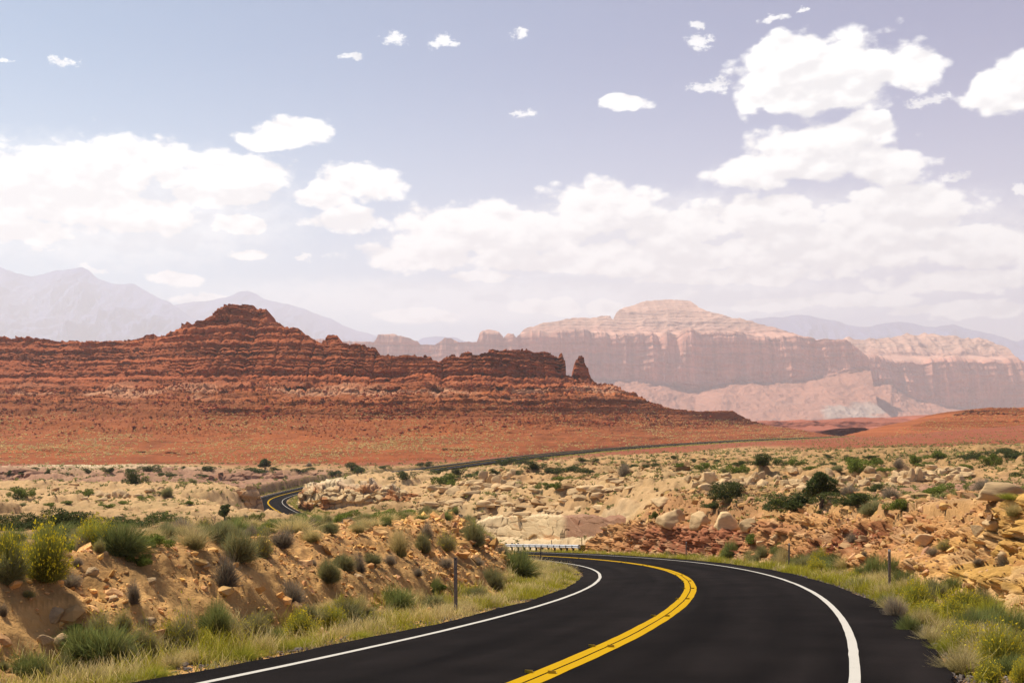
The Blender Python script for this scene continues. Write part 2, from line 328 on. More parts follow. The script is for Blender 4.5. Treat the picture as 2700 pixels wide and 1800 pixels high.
def ground_z(X, Y, fine=True):
    """Height and soil colour of the ground at plan points."""
    X = np.asarray(X, np.float32); Y = np.asarray(Y, np.float32); sh = X.shape
    x, y = X.ravel(), Y.ravel(); yy = np.maximum(y, 6.0)
    wx = fbm(x/35, y/35, 3.3, 3)*np.clip(y/60, .1, 1)*4
    u = np.clip((x+wx)/yy, -1.2, 1.2)
    v, c = base_v(u*FPX+CX, np.maximum(yy+fbm(x/30, y/30, 8.8, 3)*np.clip(y/60, .1, 1)*5, 6))
    v2, _ = base_v(np.clip(x/yy, -1.2, 1.2)*FPX+CX, yy)
    z = v2*yy
    o, s, zr, bi = road_query(x, y)
    ao = abs(o); right = o > 0; farroad = sstep(s, 335, 360)*(1-sstep(s, 1000, 1300))
    # natural relief
    sc = np.clip(yy/60, .35, 3.0); away = sstep(ao, 6, 16+45*sstep(yy, 300, 350)*(o > 0))
    plat = sstep(yy, 100, 140)*(1-sstep(yy, 380, 470))
    n1 = fbm(x/14, y/14, 1.0, 4); z += n1*.28*away*np.clip(yy/70, .5, 1.6)
    rock = sstep(fbm(x/26, y/26, 5.5, 3), -.15, .35)*plat
    bl = billow(x/9, y/9, 2.0, 3); z += away*rock*np.clip(.55-bl*1.1, 0, 1.6)*.9
    led = stairs(z+fbm(x/20, y/20, 4.0, 2)*.8, 1.35, .75, .3)-fbm(x/20, y/20, 4.0, 2)*.8
    z = z+(led-z)*.55*plat*away
    # road corridor: cut and fill slopes
    first = 1-sstep(s, 150, 175); bend = sstep(s, 200, 225)*(1-sstep(s, 385, 420))
    en = fbm(x/3.5, y/3.5, 6.0, 4); eb = billow(x/5, y/5, 9.0, 3)
    toe = np.where(right, 7.2+first*3.2, 7.2+first*sstep(s, 55, 95)*.8)+en*.5
    slope = np.where(right, first*1.5+(1-first)*(.6+bend*.5), first*.62+(1-first)*(.5+bend*1.4))
    slope = slope*(1+.3*fbm(x/7, y/7, 2.2, 2))
    rise = np.maximum(ao-toe, 0)*slope
    ditch = -.30*sstep(ao, 4.9, 6.0)*(1-sstep(ao, toe-.2, toe+1.2))
    up = zr-.10+ditch+rise
    # beds in the right-hand cut
    upb = up+np.where(right, 1, 0)*first*(en*.5-eb*.25)*sstep(rise, 0, .8)
    bed = stairs(upb+fbm(x/9, y/9, .7, 2)*.4, .55, .8, .1)
    up = np.where(right & (rise > .15), up+(bed-up)*.8*first, up)
    # the cut block on the left at the far end of the bank
    up += np.where(~right, 1, 0)*first*sstep(rise, .1, .7)*(en*.25+np.clip(.3-eb, -.2, .8)*.22)
    lo = zr-.12-np.maximum(ao-5.5, 0)*.5
    cap = zr-.5-np.clip(o, 0, 60)*.025; z = np.where((o > 4) & (o < 75), z+(np.minimum(z, cap)-z)*farroad*(1-sstep(o, 45, 75)), z)
    cut = sstep(z-up, 0.0, .35)
    z = np.maximum(np.minimum(z, up), np.where(ao > 5, lo, zr-.10))
    z = np.where(ao < 5.0, zr-.10, z)
    z = z-.55*sstep(s, 330, 420)*(1-sstep(ao, 5.2, 9.0))
    if fine:
        rough = sstep(ao, 5.2, 7.5)
        amp = np.clip(yy/40, .4, 2.5)
        z += rough*(fbm(x/.9, y/.9, 7.0, 3)*.05*amp+np.clip(.4-billow(x/1.6, y/1.6, 3.0, 3), 0, 1)*.05*amp)
        z += rough*plat*np.clip(.25-billow(x/4.5, y/4.5, 3.0, 4), 0, 1)*.75*away
        z += rough*cut*first*(.13*fbm(x/.8, y/.8, 3.0, 3)+.07*np.clip(-billow(x/.45, y/.45, 8.0, 2), -.3, .6)+.16*np.clip(.2-billow(x/1.3, y/1.3, 5.0, 3), -.2, .8))
        z += rough*cut*first*(-.10*sstep(billow(s/1.6+fbm(x/5, y/5, 2, 2), o/9, 1.0, 3), .1, -.35))
    # soil colour
    cutc = np.where(right[:, None], CLS['o'][None]*np.array([1.0, .98, .9]), CLS['t'][None])
    nb = np.floor((z+fbm(x/9, y/9, .7, 2)*.4)/.42).astype(np.int64); band = hash3(nb, 7, 3)
    redband = (right & (s > 75) & (s < 130))[:, None]
    cutc = np.where(redband, lin(176,112,74)/1.4*np.ones((1, 3)), cutc)
    cutc = cutc*(.72+.5*band)[:, None]
    kf = (cut*first*sstep(rise, .1, .8)*np.where(right, .35, .9))[:, None]
    c = c*(1-kf)+cutc*kf
    # pale silty tread and greenish flats
    gs = sstep(fbm(x/18, y/18, 9.9, 4)+.2*fbm(x/3, y/3, 1.9, 2), .05, .55)*sstep(yy, 95, 150)*(1-sstep(yy, 420, 600))
    c = c*(1-.22*gs[:, None])+(lin(150,140,88)/1.5)[None]*.22*gs[:, None]
    vb = sstep(ao, 5, 6.5)*(1-sstep(ao, 7.0, 9.5))*np.where(s > 150, 1-.5*sstep(s, 600, 900), .6)
    c = c*(1-.45*vb[:, None])+(lin(150,140,80)/1.5)[None]*.45*vb[:, None]
    k = 1+.22*fbm(x/4, y/4, 2.0, 4)*np.clip(yy/30, .6, 1)+.12*fbm(x/40, y/40, 3.1, 3)
    c = c*k[:, None]
    return z.reshape(sh), c.reshape(sh+(3,)), o.reshape(sh), s.reshape(sh)
def build_ground():
    u = np.concatenate([np.linspace(-1.15, -.56, 60, endpoint=False), np.linspace(-.56, .56, 1150), np.linspace(.56, 1.15, 61)[1:]])
    Yr = np.concatenate([np.exp(np.linspace(math.log(5), math.log(13), 50, endpoint=False)), np.exp(np.linspace(math.log(13), math.log(60), 330, endpoint=False)),
                         np.exp(np.linspace(math.log(60), math.log(400), 400, endpoint=False)), np.exp(np.linspace(math.log(400), math.log(1500), 400, endpoint=False)),
                         np.exp(np.linspace(math.log(1500), math.log(25000), 48))])
    X = u[None]*Yr[:, None]; Y = np.repeat(Yr[:, None], len(u), 1)
    Z, c, o, s = ground_z(X, np.minimum(Y, 1500))
    Z = np.where(Y > 1500, Z*0+np.interp(Y, [1500, 2400, 25000], [2, 18, 18])+fbm(X/300, Y/300, 1, 3)*4, Z)
    k = sstep(Y, 1250, 1500); Z = Z*(1-k)+np.where(Y > 1500, Z, 2+fbm(X/300, Y/300, 1, 3)*4)*k
    g = grid_obj('ground', np.stack([X, Y, Z], -1), M['ground'], c)
    # behind and beside the camera
    a, b = np.meshgrid(np.linspace(-60, 60, 121), np.linspace(-70, 5.6, 60))
    wv_ = np.clip(abs(a)/np.maximum(b, 5)-1.1, 0, 1)
    zz, cc, _, _ = ground_z(a, b)
    g2 = np.stack([a, b, zz], -1); h, w2 = g2.shape[:2]
    me = g.data
    o2 = mesh_from('ground', g2.reshape(-1, 3), grid_faces(h, w2), M['ground'], True, col=cc.reshape(-1, 3))
    bm = bmesh.new(); bm.from_mesh(o2.data)
    for vv in bm.verts: vv.co.z -= .02
    bm.to_mesh(o2.data); bm.free()
    tag(g, 'desert ground of tan soil, cream rock flats and red earth', 'ground', kind='structure')
    return g, o2
GROUND, GROUND2 = build_ground()
tag(GROUND2, 'tan ground beside the road behind the viewpoint', 'ground', kind='structure')
# ------------------------------------------------------------------ road
def asphalt(t, b):
    p = t.n('ShaderNodeTexCoord').outputs['Object']
    n1 = t.noise(p, 130, 4, .7); n2 = t.noise(p, .55, 4, .6); n3 = t.noise(p, 28, 3, .6)
    k = t.m('ADD', t.m('ADD', t.m('MULTIPLY', n1, .9), t.m('MULTIPLY', n2, .8)), t.m('MULTIPLY', n3, .4))
    c = t.mix(t.ss(k, .7, 1.35), c4((.0045, .0036, .0034)), c4((.0145, .0115, .0108)))
    t.put(b.inputs['Base Color'], t.mix(1.0, c, t.n('ShaderNodeVertexColor', layer_name='Col').outputs[0], 'MULTIPLY'))
    t.put(b.inputs['Normal'], t.n('ShaderNodeBump', ins={'Strength': .5, 'Distance': .012, 'Height': n1}).outputs[0])
M['asphalt'] = principled('asphalt', asphalt, .92, .03)
def paint(name, col, wear):
    def f(t, b):
        p = t.n('ShaderNodeTexCoord').outputs['Object']
        n = t.noise(p, 60, 5, .7); n2 = t.noise(p, 3, 3, .6)
        k = t.ss(t.m('ADD', n, t.m('MULTIPLY', n2, .3)), wear, wear+.12)
        t.put(b.inputs['Base Color'], t.mix(k, c4([v*.45+.01 for v in col]), c4(col)))
        t.put(b.inputs['Normal'], t.n('ShaderNodeBump', ins={'Strength': .4, 'Distance': .01, 'Height': n}).outputs[0])
    return principled(name, f, .9, .04)
M['white_paint'] = paint('white_road_paint', (.50, .475, .42), .44)
M['yellow_paint'] = paint('yellow_road_paint', (.47, .275, .003), .44)
def strip(name, o0, o1, dz, mat, s0=-50, s1=1e9, wob=0.0, nseg=1, step=1):
    k = np.where((RS >= s0) & (RS <= s1))[0][::step]
    oo = np.linspace(o0, o1, nseg+1); G = np.zeros((len(k), nseg+1, 3))
    for j, o in enumerate(oo):
        of = o+(perlin(RS[k]*1.7, o*3.1, 4.0)*wob+perlin(RS[k]*.35, o*3.1, 2.0)*wob*2 if wob else 0)
        G[:, j, 0] = RP[k, 0]+RT[k, 0]*of; G[:, j, 1] = RP[k, 1]+RT[k, 1]*of; G[:, j, 2] = RP[k, 2]+RE[k]*np.clip(of, -5, 5)+dz
    cc = None
    if nseg > 4:
        ss_, oq = np.meshgrid(RS[k], oo, indexing='ij'); v_ = .95+.62*fbm(ss_/26, oq*1.3, 1.0, 3)+.22*fbm(ss_/3, oq*2.5, 3.0, 3)+.16*np.exp(-((abs(oq)-1.75)/.9)**2)*0-.10*np.exp(-((abs(abs(oq)-1.8)-.8)/.3)**2); cc = np.repeat(np.clip(v_, .4, 1.6)[..., None], 3, 2)
    return grid_obj(name, G, mat, cc)
rd = strip('road', -4.35, 4.65, 0, M['asphalt'], wob=.07, nseg=48); tag(rd, 'two lane blacktop road curving down into the valley and off to the far hills', 'road', kind='structure')
for o, nm, lb in ((-3.55, 'edge_line', 'white edge line along the inner side of the first bend'), (3.55, 'edge_line', 'white edge line along the outer side of the first bend')):
    tag(strip(nm, o-.064, o+.064, .006, M['white_paint'], wob=.008), lb, 'road marking', kind='structure')
for o in (-.104, .104):
    tag(strip('centre_line', o-.088, o+.088, .006, M['yellow_paint'], wob=.010), 'yellow centre line, %s of the double pair' % ('inner' if o < 0 else 'outer'), 'road marking', kind='structure')
# ------------------------------------------------------------------ butte, mesas, mountains: faces given as depth over (column, height)
def poly(txt, k=1.0):
    a = np.array([[float(v) for v in q.split()] for q in txt.replace('\n', ';').split(';')])*k
    return a[:, 0], a[:, 1]
def face(name, mat, cols, nrow, crest, footY, footz, prof, disp, colour, jitter=None, back=(80, .5), zpow=1.0, unit=1.0, calm=0.0, skirt=45.0):
    """cols: picture columns; crest(px): picture row of the skyline; prof(px, h): depth gained at height h above the foot."""
    px = np.asarray(cols, float); Yf = footY(px); zf = footz(px)
    z = np.full(px.shape, 30.0); cy = crest(px)
    for i in range(40):
        Yc = Yf+prof(px, np.maximum(z-zf, 0)); z = .6*z+.4*(HZ-cy)/FPX*Yc
    z = np.maximum(z, zf+.5)
    if jitter is not None: z = np.maximum(z+jitter(px, z, Yc), zf+.5)
    top = (z-zf).max(); lv = top*np.linspace(0, 1, nrow)**zpow; t = lv/top
    PX = np.repeat(px[None], nrow, 0); Hh = np.minimum(lv[:, None], (z-zf)[None]); full = lv[:, None] >= (z-zf)[None]
    Z = zf[None]+Hh; Yb = Yf[None]+prof(PX, Hh); t = Hh/(z-zf)[None]
    X = (PX-CX)/FPX*Yb
    e = .5; gy = (prof(PX, Hh+e)-prof(PX, np.maximum(Hh-e, 0)))/(2*e); ln = np.sqrt(1+gy**2)
    d, dz = disp(PX, X, Z, Hh, gy)
    d = d*(1-calm*t**2)
    gx = np.gradient(Yf)/np.maximum(np.gradient((px-CX)/FPX*Yf), 1e-6); ob = np.clip(np.sqrt(1+gx**2), 1, 2.0)[None]
    Y = Yb-d*ob/ln; Z2 = Z+d*gy/ln*.8+dz
    c = colour(PX, X, Z, Hh, gy, d)
    nb = 7; tb = np.linspace(0, 1, nb+1)[1:, None]
    Yk = Y[-1][None]+back[0]*tb**.7; Zk = Z2[-1][None]-(Z2[-1]-zf)[None]*tb**1.6*back[1]+perlin(X[-1][None]/9, Yk/9, 1)*min(1.0, back[0]*.006)*(1-tb)
    Xk = np.repeat(X[-1][None], nb, 0)
    G = np.concatenate([np.stack([X, Y, Z2], -1), np.stack([Xk, Yk, Zk], -1)]); c = np.concatenate([c, np.repeat(c[-1:], nb, 0)])
    sk = G[:1].copy(); sk[..., 2] -= skirt; sk[..., 1] -= skirt*.07      # skirt below the ground
    G = np.concatenate([sk, G]); c = np.concatenate([c[:1], c])
    h_, w_ = G.shape[:2]; keep = np.ones((h_-1, w_-1), bool)
    keep[1:nrow] = ~(full[:-1, :-1] & full[:-1, 1:])
    o = grid_obj(name, G*unit, mat, c, keep=keep); face.last = (G[1:nrow+1]*unit, Hh, gy, full); return o
def interp(tab):
    x, y = tab; return lambda p: np.interp(p, x, y)
# --- red butte
cr_b = interp(poly("""-300 770;-150 772;0 777;80 775;150 781;232 786;238 790;275 787;300 780;340 771;385 768;410 757;416 752;417 741;435 740;437 751;447 749;450 742;470 736;476 731;482 734;498 722;505 712;530 706;560 701;585 703;600 706;612 711;615 737;640 742;652 752;668 754;690 758;700 768;716 777;738 782;748 771;756 765;762 763;775 771;780 785;800 788;822 787;838 791;850 797;860 795;868 807;872 818;900 814;930 816;960 815;988 817;992 823;1006 831;1014 828;1018 820;1028 817;1042 813;1052 819;1062 812;1076 811;1090 818;1110 816;1121 815;1124 806;1140 805;1150 808;1170 804;1198 803;1225 806;1250 807;1270 812;1282 818;1286 811;1291 810;1294 820;1299 826;1300 856;1310 864;1316 862;1318 848;1322 829;1330 823;1340 824;1343 836;1352 847;1358 864;1372 876;1384 881;1410 888;1425 893;1430 900;1455 908;1475 917;1500 927;1530 936;1560 941;1600 943;1650 943;1683 942;1694 950;1730 968;1760 975;1830 986;1900 997;1985 1006;2060 1010""", 1.148))
def smooth_interp(tab, k=160):
    xs = np.arange(-900, 3600, 4.0); ys = np.interp(xs, *tab); n = k//4; ys = np.convolve(np.pad(ys, n, 'edge'), np.hanning(2*n+1)/np.hanning(2*n+1).sum(), 'valid')
    return lambda p: np.interp(p, xs, ys)
fy_b = smooth_interp(([-400, 1000, 1350, 1600, 1930, 2130, 2300, 2400], [525, 525, 575, 690, 900, 1080, 1250, 1300]))
fz_b = interp(([-400, 1000, 1350, 1600, 1930, 2130, 2300, 2400], [-14, -14, -11, -8, -4, -2.0, -.5, 0]))
PL = ([0, 22, 32, 47, 62, 77, 95, 140], [0, 165, 245, 325, 395, 440, 475, 520])
PM = ([0, 24, 36, 48, 58, 66, 82, 110, 140], [0, 175, 205, 300, 345, 350, 372, 415, 440])
PRT = ([0, 14, 20, 27, 45, 60], [0, 130, 150, 158, 230, 260])
_rs = np.random.default_rng(5); STEPS = np.cumsum(np.concatenate([[-4], _rs.choice([1.5, 2.4, 4.0, 7.0, 10.0], 60, p=[.22, .28, .25, .15, .1])])); SHARD = _rs.uniform(.35, 1, 61)
def prof_b(px, h):
    und = fbm(px/260, px*0, 6, 3)*1.6+px*.0012; q = h+und; i = np.clip(np.searchsorted(STEPS, q)-1, 0, len(STEPS)-2); T = STEPS[i+1]-STEPS[i]; t = (q-STEPS[i])/T
    k = np.where(h > 26, .82*sstep(h, 26, 36), .8*sstep(h, 3, 8)*sstep(fbm(px/130, h*.16, 3, 3), -.30, .15))*(.5+.5*SHARD[i])*sstep(fbm(px/70, h*.2, 9, 3), -.75, -.05)
    fade = .45+.55*sstep(h, 26, 34); h = h+k*fade*(STEPS[i]+T*sstep(t, .52, 1.0)-q)
    a = np.interp(h, *PL); b = np.interp(h, *PM); c = np.interp(h, *PRT)
    k1 = sstep(px, 300, 560); k2 = sstep(px, 1650, 1900)
    return (a*(1-k1)+b*k1)*(1-k2)+c*k2
_r = np.random.default_rng(11); BEDS = np.cumsum(np.concatenate([[-30], _r.choice([1.1, 1.5, 1.9, 2.6, 3.4, 4.4], 90, p=[.16, .22, .22, .2, .12, .08])]))
BHARD = _r.uniform(.0, 1, len(BEDS)+1)
def disp_b(PX, X, Z, H, gy):
    zz = Z+fbm(X/60, Z/30, 2, 3)*1.6+X*.006
    i = np.clip(np.searchsorted(BEDS, zz)-1, 0, len(BEDS)-2); t = (zz-BEDS[i])/(BEDS[i+1]-BEDS[i]); T = BEDS[i+1]-BEDS[i]; hard = BHARD[i]
    up = sstep(H, 20, 34)*(.35+.65*sstep(PX, 1800, 1500))
    led = sstep(H, 14, 26)*sstep(fbm(X/45, Z/8, 1.3, 3)+.25, -.1, .5)
    q = np.maximum(up*.9, led)
    saw = ((t-.55)*-1.0)*T*np.minimum(gy, 1.6)*.85*(.4+.9*hard)                # risers out, treads in
    nose = np.where(t < .22, -1.1*(1-hard)*T*.35, 0)                           # soft seam under each bed
    j = billow(X/7.5+i*7.7, Z/11, i*1.3, 3)                                    # joints that differ from bed to bed
    f1, f2, idc = cells2(X/7.5+i*3.7, Z/4.5+i*.9, 1.2); crack = -sstep(f2-f1, .10, 0)*.9
    cliff = sstep(1.6-gy, .2, 1.1)*sstep(H, 50, 60)
    d = q*(saw*.35+nose*1.2+(idc*1.5+cells2(X/2.4+i*1.7, Z/1.9+i*.4, 1.4)[2]*.7)*(.25+.75*sstep(gy, 2.2, .8))+crack*1.4-(np.clip(j, -.5, .9))*2.0*(.5+.7*cliff))
    d += up*fbm(X/55, Z/45, 4.0, 3)*9*(.4+.8*cliff)-sstep(H, 34, 44)*(np.clip(billow(X/17, Z/150, 12.0, 3), -.5, .8)*2.0+sstep(np.abs(perlin(X/13, Z/200, 5.0)), .10, .0)*1.3)
    g = sstep(gy, 2.0, 5)                                                     # gentle ground: hummocks and rubble
    d += g*(cells2(X/7, Z/.9, 1.0)[2]*.6*sstep(H, 8, 16)+fbm(X/40, Z/5, 1.0, 4)*1.3+np.clip(-billow(X/7, Z/1.0, 3.0, 3)-.05, 0, 1)*2.6*sstep(fbm(X/60, Z/6, 7.0, 3), -.25, .3)*sstep(H, 9, 18))
    return d, 0
def col_b(PX, X, Z, H, gy, d):
    zz = Z+fbm(X/60, Z/30, 2, 3)*1.6+X*.006
    i = np.clip(np.searchsorted(BEDS, zz)-1, 0, len(BEDS)-2)
    soil = lin(184,104,56)/1.6; dark = lin(180,98,58)/1.35; pale = lin(232,170,128)/1.5; low = lin(174,90,46)/1.7
    c = soil+(dark-soil)*sstep(H, 40, 58)[..., None]
    k = hash3(i, 3, 9)-.5; c = c*(1+.5*k*sstep(H, 16, 30))[..., None]
    n = fbm(X/50, Z/7, 5.0, 4)
    pl = np.exp(-((H-45)/5.5)**2)*sstep(n+.15*perlin(X/4, Z/2, 2), -.12, .35)*sstep(PX, -200, 200)
    c = c+(pale-c)*(pl*.85)[..., None]
    c = c+(low-c)*(.8*sstep(H, 6, 0))[..., None]
    wsh = fbm(X/90, Z/.9, 21.0, 4)*sstep(H, 20, 12); c = c*(1+.30*wsh)[..., None]; c = c*(1-.45*sstep(fbm(X/60, Z/.35, 23.0, 3), .38, .52)*sstep(H, 20, 14))[..., None]
    dk = sstep(n, .1, .5)*sstep(H, 14, 20)*sstep(H, 40, 34); c = c*(1-.12*dk)[..., None]
    return c*(1+.22*fbm(X/12, Z/3, 8.0, 4))[..., None]
def jit_b(px, z, Y):
    X = (px-CX)/FPX*Y; k = sstep(z, 28, 45)
    f1, f2, idc = cells(X/4.5, X*0+.5); return k*((idc-.5)*1.6+fbm(X/2.2, X*0, 3, 3)*.7)+(1-k)*fbm(X/6, X*0, 3, 4)*.35
butte = face('butte', M['butte'], np.concatenate([np.linspace(-380, -20, 160, endpoint=False), np.linspace(-20, 2390, 1750)]), 440, cr_b, fy_b, fz_b, prof_b, disp_b, col_b, jit_b, (140, .9))
tag(butte, 'layered red sandstone butte with stepped cliffs above a rubble slope', 'butte', kind='structure')
BUTTE_S = face.last
# --- red hill on the right
cr_h = interp(poly("1980 1006;2060 988;2105 975;2130 966;2150 963;2170 957;2195 952;2215 943;2228 944;2250 940;2300 939;2352 938;2420 934;2520 938;2700 930;2900 950", 1.148))
hill = face('hill', M['butte'], np.linspace(2275, 3300, 620), 150, cr_h, interp(([2200, 2400, 3300], [1150, 960, 820])), interp(([2200, 2400, 3300], [-1.5, -3, -5])),
            lambda px, h: np.interp(h, [0, 12, 17, 24, 29, 40, 60], [0, 120, 128, 190, 196, 260, 300]), disp_b, col_b, lambda px, z, Y: fbm((px-CX)/FPX*Y/6, px*0, 9, 4)*.6, (250, .9))
HILL_S = face.last
tag(hill, 'low red hill with ledges to the right of the road', 'hill', kind='structure')
mound = face('hill', M['butte'], np.linspace(2120, 2345, 200), 60, interp(poly("1845 1004;1870 996;1900 988;1930 983;1960 982;1985 982;2005 988;2024 996;2040 1003", 1.148)), interp(([2000, 2400], [1200, 1200])), interp(([2000, 2400], [-2, -2])),
             lambda px, h: np.interp(h, [0, 3, 12, 20], [0, .8, 4.5, 30]), lambda PX, X, Z, H, gy: (fbm(X/9, Z/4, 1, 3)*1.2, 0), lambda PX, X, Z, H, gy, d: np.ones(PX.shape+(1,))*(lin(98,42,30)/1.7)*(1+.2*fbm(X/8, Z/3, 1, 3))[..., None], None, (90, .9))  # mound's shade is put into this darker red as well
tag(mound, 'small dark red mound in shade where the road goes out of sight', 'hill', kind='structure')
# --- pale mesas
mA_tab = poly("""690 782;735 778;860 788;868 774;885 770;905 769;925 775;940 776;958 783;965 790;1000 791;1012 783;1020 776;1035 777;1052 786;1095 787;1101 772;1106 763;1122 760;1140 762;1150 768;1156 774;1166 768;1178 774;1186 776;1200 762;1215 753;1240 745;1280 741;1300 735;1330 732;1380 728;1400 727;1408 736;1416 718;1435 706;1460 699;1490 691;1540 690;1585 694;1605 705;1640 719;1680 729;1720 738;1750 748;1800 761;1850 769;1900 778;1942 782;1960 795;1990 822;2003 870;2015 930;2050 960""", 1.148)
PA = ([0, 40, 100, 112, 205, 216, 228, 250, 300, 345, 400], [0, 170, 360, 372, 400, 415, 520, 560, 640, 760, 900])
tal = interp(([800, 1500, 1712, 1834, 1904, 2000, 2091, 2199, 2300, 2348, 2395, 2490, 2600, 2800], [980, 985, 1004, 1024, 1006, 1004, 999, 980, 966, 962, 1008, 1046, 1052, 1060]))
def prof_m(px, h):
    ht = (HZ-tal(px))/FPX*2720-36                                # top of the talus above the foot
    hs = np.where(h < ht, h/ht*106, 106+(h-ht)*(216-106)/np.maximum(216-ht, 20))
    hs = np.where(h > 216, h, hs)
    return np.interp(hs, *PA)
def disp_m(PX, X, Z, H, gy):
    ht = (HZ-tal(PX))/FPX*2720-36
    cl = sstep(H, ht-4, ht+8)*sstep(H, 232, 214); dm = sstep(H, 214, 232); ta = 1-sstep(H, ht-4, ht+8)
    col_ = billow(X/42, Z/300, 1.0, 4)
    d = cl*(-col_*13+fbm(X/160, Z/200, 2, 3)*30+np.where(((Z/17)%1) < .5, 3.5, -3)*sstep(fbm(X/90, Z/20, 3, 2), -.3, .2))
    d += dm*(-billow(X/120, Z/60, 7.0, 3)*11-billow(X/30, Z/12, 3.0, 3)*3+((Z/9)%1-.5)*-3)
    d += ta*(fbm(X/110, Z/70, 4.0, 4)*15-billow(X/28, Z/12, 6.0, 4)*5)
    return d, 0
def col_m(PX, X, Z, H, gy, d):
    ht = (HZ-tal(PX))/FPX*2720-36
    talus = lin(204,146,120)/1.6; clf = lin(228,164,138)/1.3; dome = lin(230,186,160)/1.5; led = lin(220,172,148)/1.4; grey = lin(204,190,176)/1.6
    k = sstep(H, ht-4, ht+6)[..., None]; c = talus+(clf-talus)*k
    c = c+(led-c)*(sstep(H, 205, 216)*.8)[..., None]; c = c+(dome-c)*(sstep(H, 228, 262)*.85)[..., None]
    gk = sstep(fbm(X/130, Z/40, 2.2, 3), .12, .4)*sstep(H, 60, 30)*sstep(PX, 2000, 2200); c = c+(grey-c)*(gk*.8)[..., None]
    st = hash3(np.floor((Z+fbm(X/200, Z/60, 1, 2)*8)/6).astype(np.int64), 5, 1)-.5
    streak = fbm(X/14, Z/220, 9, 4)*sstep(H, ht, ht+10)
    return c*(1+.18*st+.22*streak+.16*fbm(X/60, Z/30, 3, 4))[..., None]
def jit_m(px, z, Y): X = (px-CX)/FPX*Y; return fbm(X/22, X*0, 4, 4)*2.5
mesaA = face('mesa', M['mesa'], np.linspace(780, 2400, 1250), 260, interp(mA_tab), interp(([700, 2400], [2330, 2330])), interp(([700, 2400], [30, 30])), prof_m, disp_m, col_m, jit_m, (500, .9), unit=3.0, calm=.5)
tag(mesaA, 'pale pink mesa with a domed summit and sheer cliffs hazed by distance', 'mesa', kind='structure')
mB_tab = poly("1830 792;1900 784;1945 778;1975 781;2000 783;2020 777;2050 779;2075 771;2100 770;2130 773;2150 771;2168 777;2190 775;2215 781;2240 779;2262 784;2280 788;2300 796;2316 806;2330 818;2345 830;2400 836;2500 832;2700 838", 1.148)
kB = 1.24
def disp_mB(PX, X, Z, H, gy):
    d, z = disp_m(PX, X, Z, H*kB, gy); dm = sstep(H*kB, 222, 240); return d-dm*billow(X/62, Z/70, 17.0, 3)*17, z
def col_mB(PX, X, Z, H, gy, d): return col_m(PX, X, Z, H*kB, gy, d)
mesaB = face('mesa', M['mesa'], np.linspace(2150, 3000, 700), 220, interp(mB_tab), interp(([700, 3000], [2520, 2520])), interp(([700, 3000], [28, 28])), lambda px, h: prof_m(px, h*kB), disp_mB, col_mB, lambda px, z, Y: fbm((px-CX)/FPX*Y/40, px*0, 4, 4)*5, (500, .9), unit=3.0, calm=.5)
tag(mesaB, 'cream topped mesa with knobbly domes behind the right end of the pink mesa', 'mesa', kind='structure')
# low terraces at the foot of the mesas
terr = face('terrace', M['mesa'], np.linspace(1900, 2900, 500), 60, interp(poly("1600 975;1700 972;1760 966;1800 968;1900 967;1985 963;2050 960;2130 956;2200 950;2400 948;2600 950", 1.148)), interp(([700, 3000], [1750, 1750])), interp(([700, 3000], [0, 0])),
            lambda px, h: np.interp(h, [0, 9, 14, 24, 29, 50], [0, 20, 150, 165, 330, 500]), lambda PX, X, Z, H, gy: (fbm(X/60, Z/12, 1, 4)*9, 0),
            lambda PX, X, Z, H, gy, d: np.ones(PX.shape+(1,))*(lin(186,110,84)/1.5)*(1+.25*(hash3(np.floor(Z/2.6).astype(np.int64), 4, 4)-.5)+.15*fbm(X/40, Z/6, 1, 3))[..., None], None, (700, .3))
tag(terr, 'flat pinkish terraces below the pale mesa', 'terrace', kind='structure')
# --- far mountains
def mountain(tab, c0, c1, Y0, label, amp):
    cr = interp(poly(tab, 1.148))
    def dsp(PX, X, Z, H, gy):
        r = -billow(X/(Y0*.075), Z/(Y0*.09), 3.0, 6, .55); return r*amp*np.clip(H/(Y0*.01), 0, 1), 0
    o = face('mountain', M['mount'], np.linspace(c0, c1, 420), 160, cr, interp(([0, 1], [Y0, Y0])), interp(([0, 1], [-5, -5])), lambda px, h: h*1.9, dsp,
             lambda PX, X, Z, H, gy, d: np.ones(PX.shape+(1,))*lin(112,122,172)/1.35*(1+.25*fbm(X/(Y0*.02), Z/(Y0*.03), 3, 4))[..., None], lambda px, z, Y: fbm(px/16, px*0, Y0, 4)*Y0*.0005, (Y0*.12, .9), calm=.93)  # blue of the distant haze is put into the rock colour
    return tag(o, label, 'mountain', kind='structure')
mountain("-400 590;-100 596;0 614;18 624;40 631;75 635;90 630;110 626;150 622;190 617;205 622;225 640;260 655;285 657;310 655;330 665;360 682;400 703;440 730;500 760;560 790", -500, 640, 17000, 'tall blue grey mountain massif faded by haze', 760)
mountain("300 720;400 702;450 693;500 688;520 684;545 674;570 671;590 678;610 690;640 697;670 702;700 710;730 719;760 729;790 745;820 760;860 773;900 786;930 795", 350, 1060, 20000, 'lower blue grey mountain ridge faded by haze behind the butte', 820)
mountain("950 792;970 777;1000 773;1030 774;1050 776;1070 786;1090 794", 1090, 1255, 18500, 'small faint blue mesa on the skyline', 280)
mountain("1690 742;1740 732;1770 729;1800 730;1830 725;1855 726;1880 732;1920 738;1945 746;1970 751;2000 752;2020 747;2050 741;2070 739;2095 744;2120 752;2150 754;2175 748;2190 746;2215 755;2250 763;2280 770;2310 781;2335 788;2350 783;2400 790;2500 800;2700 806", 1930, 3000, 20500, 'rounded blue grey mountains faded by haze behind the mesas', 760)
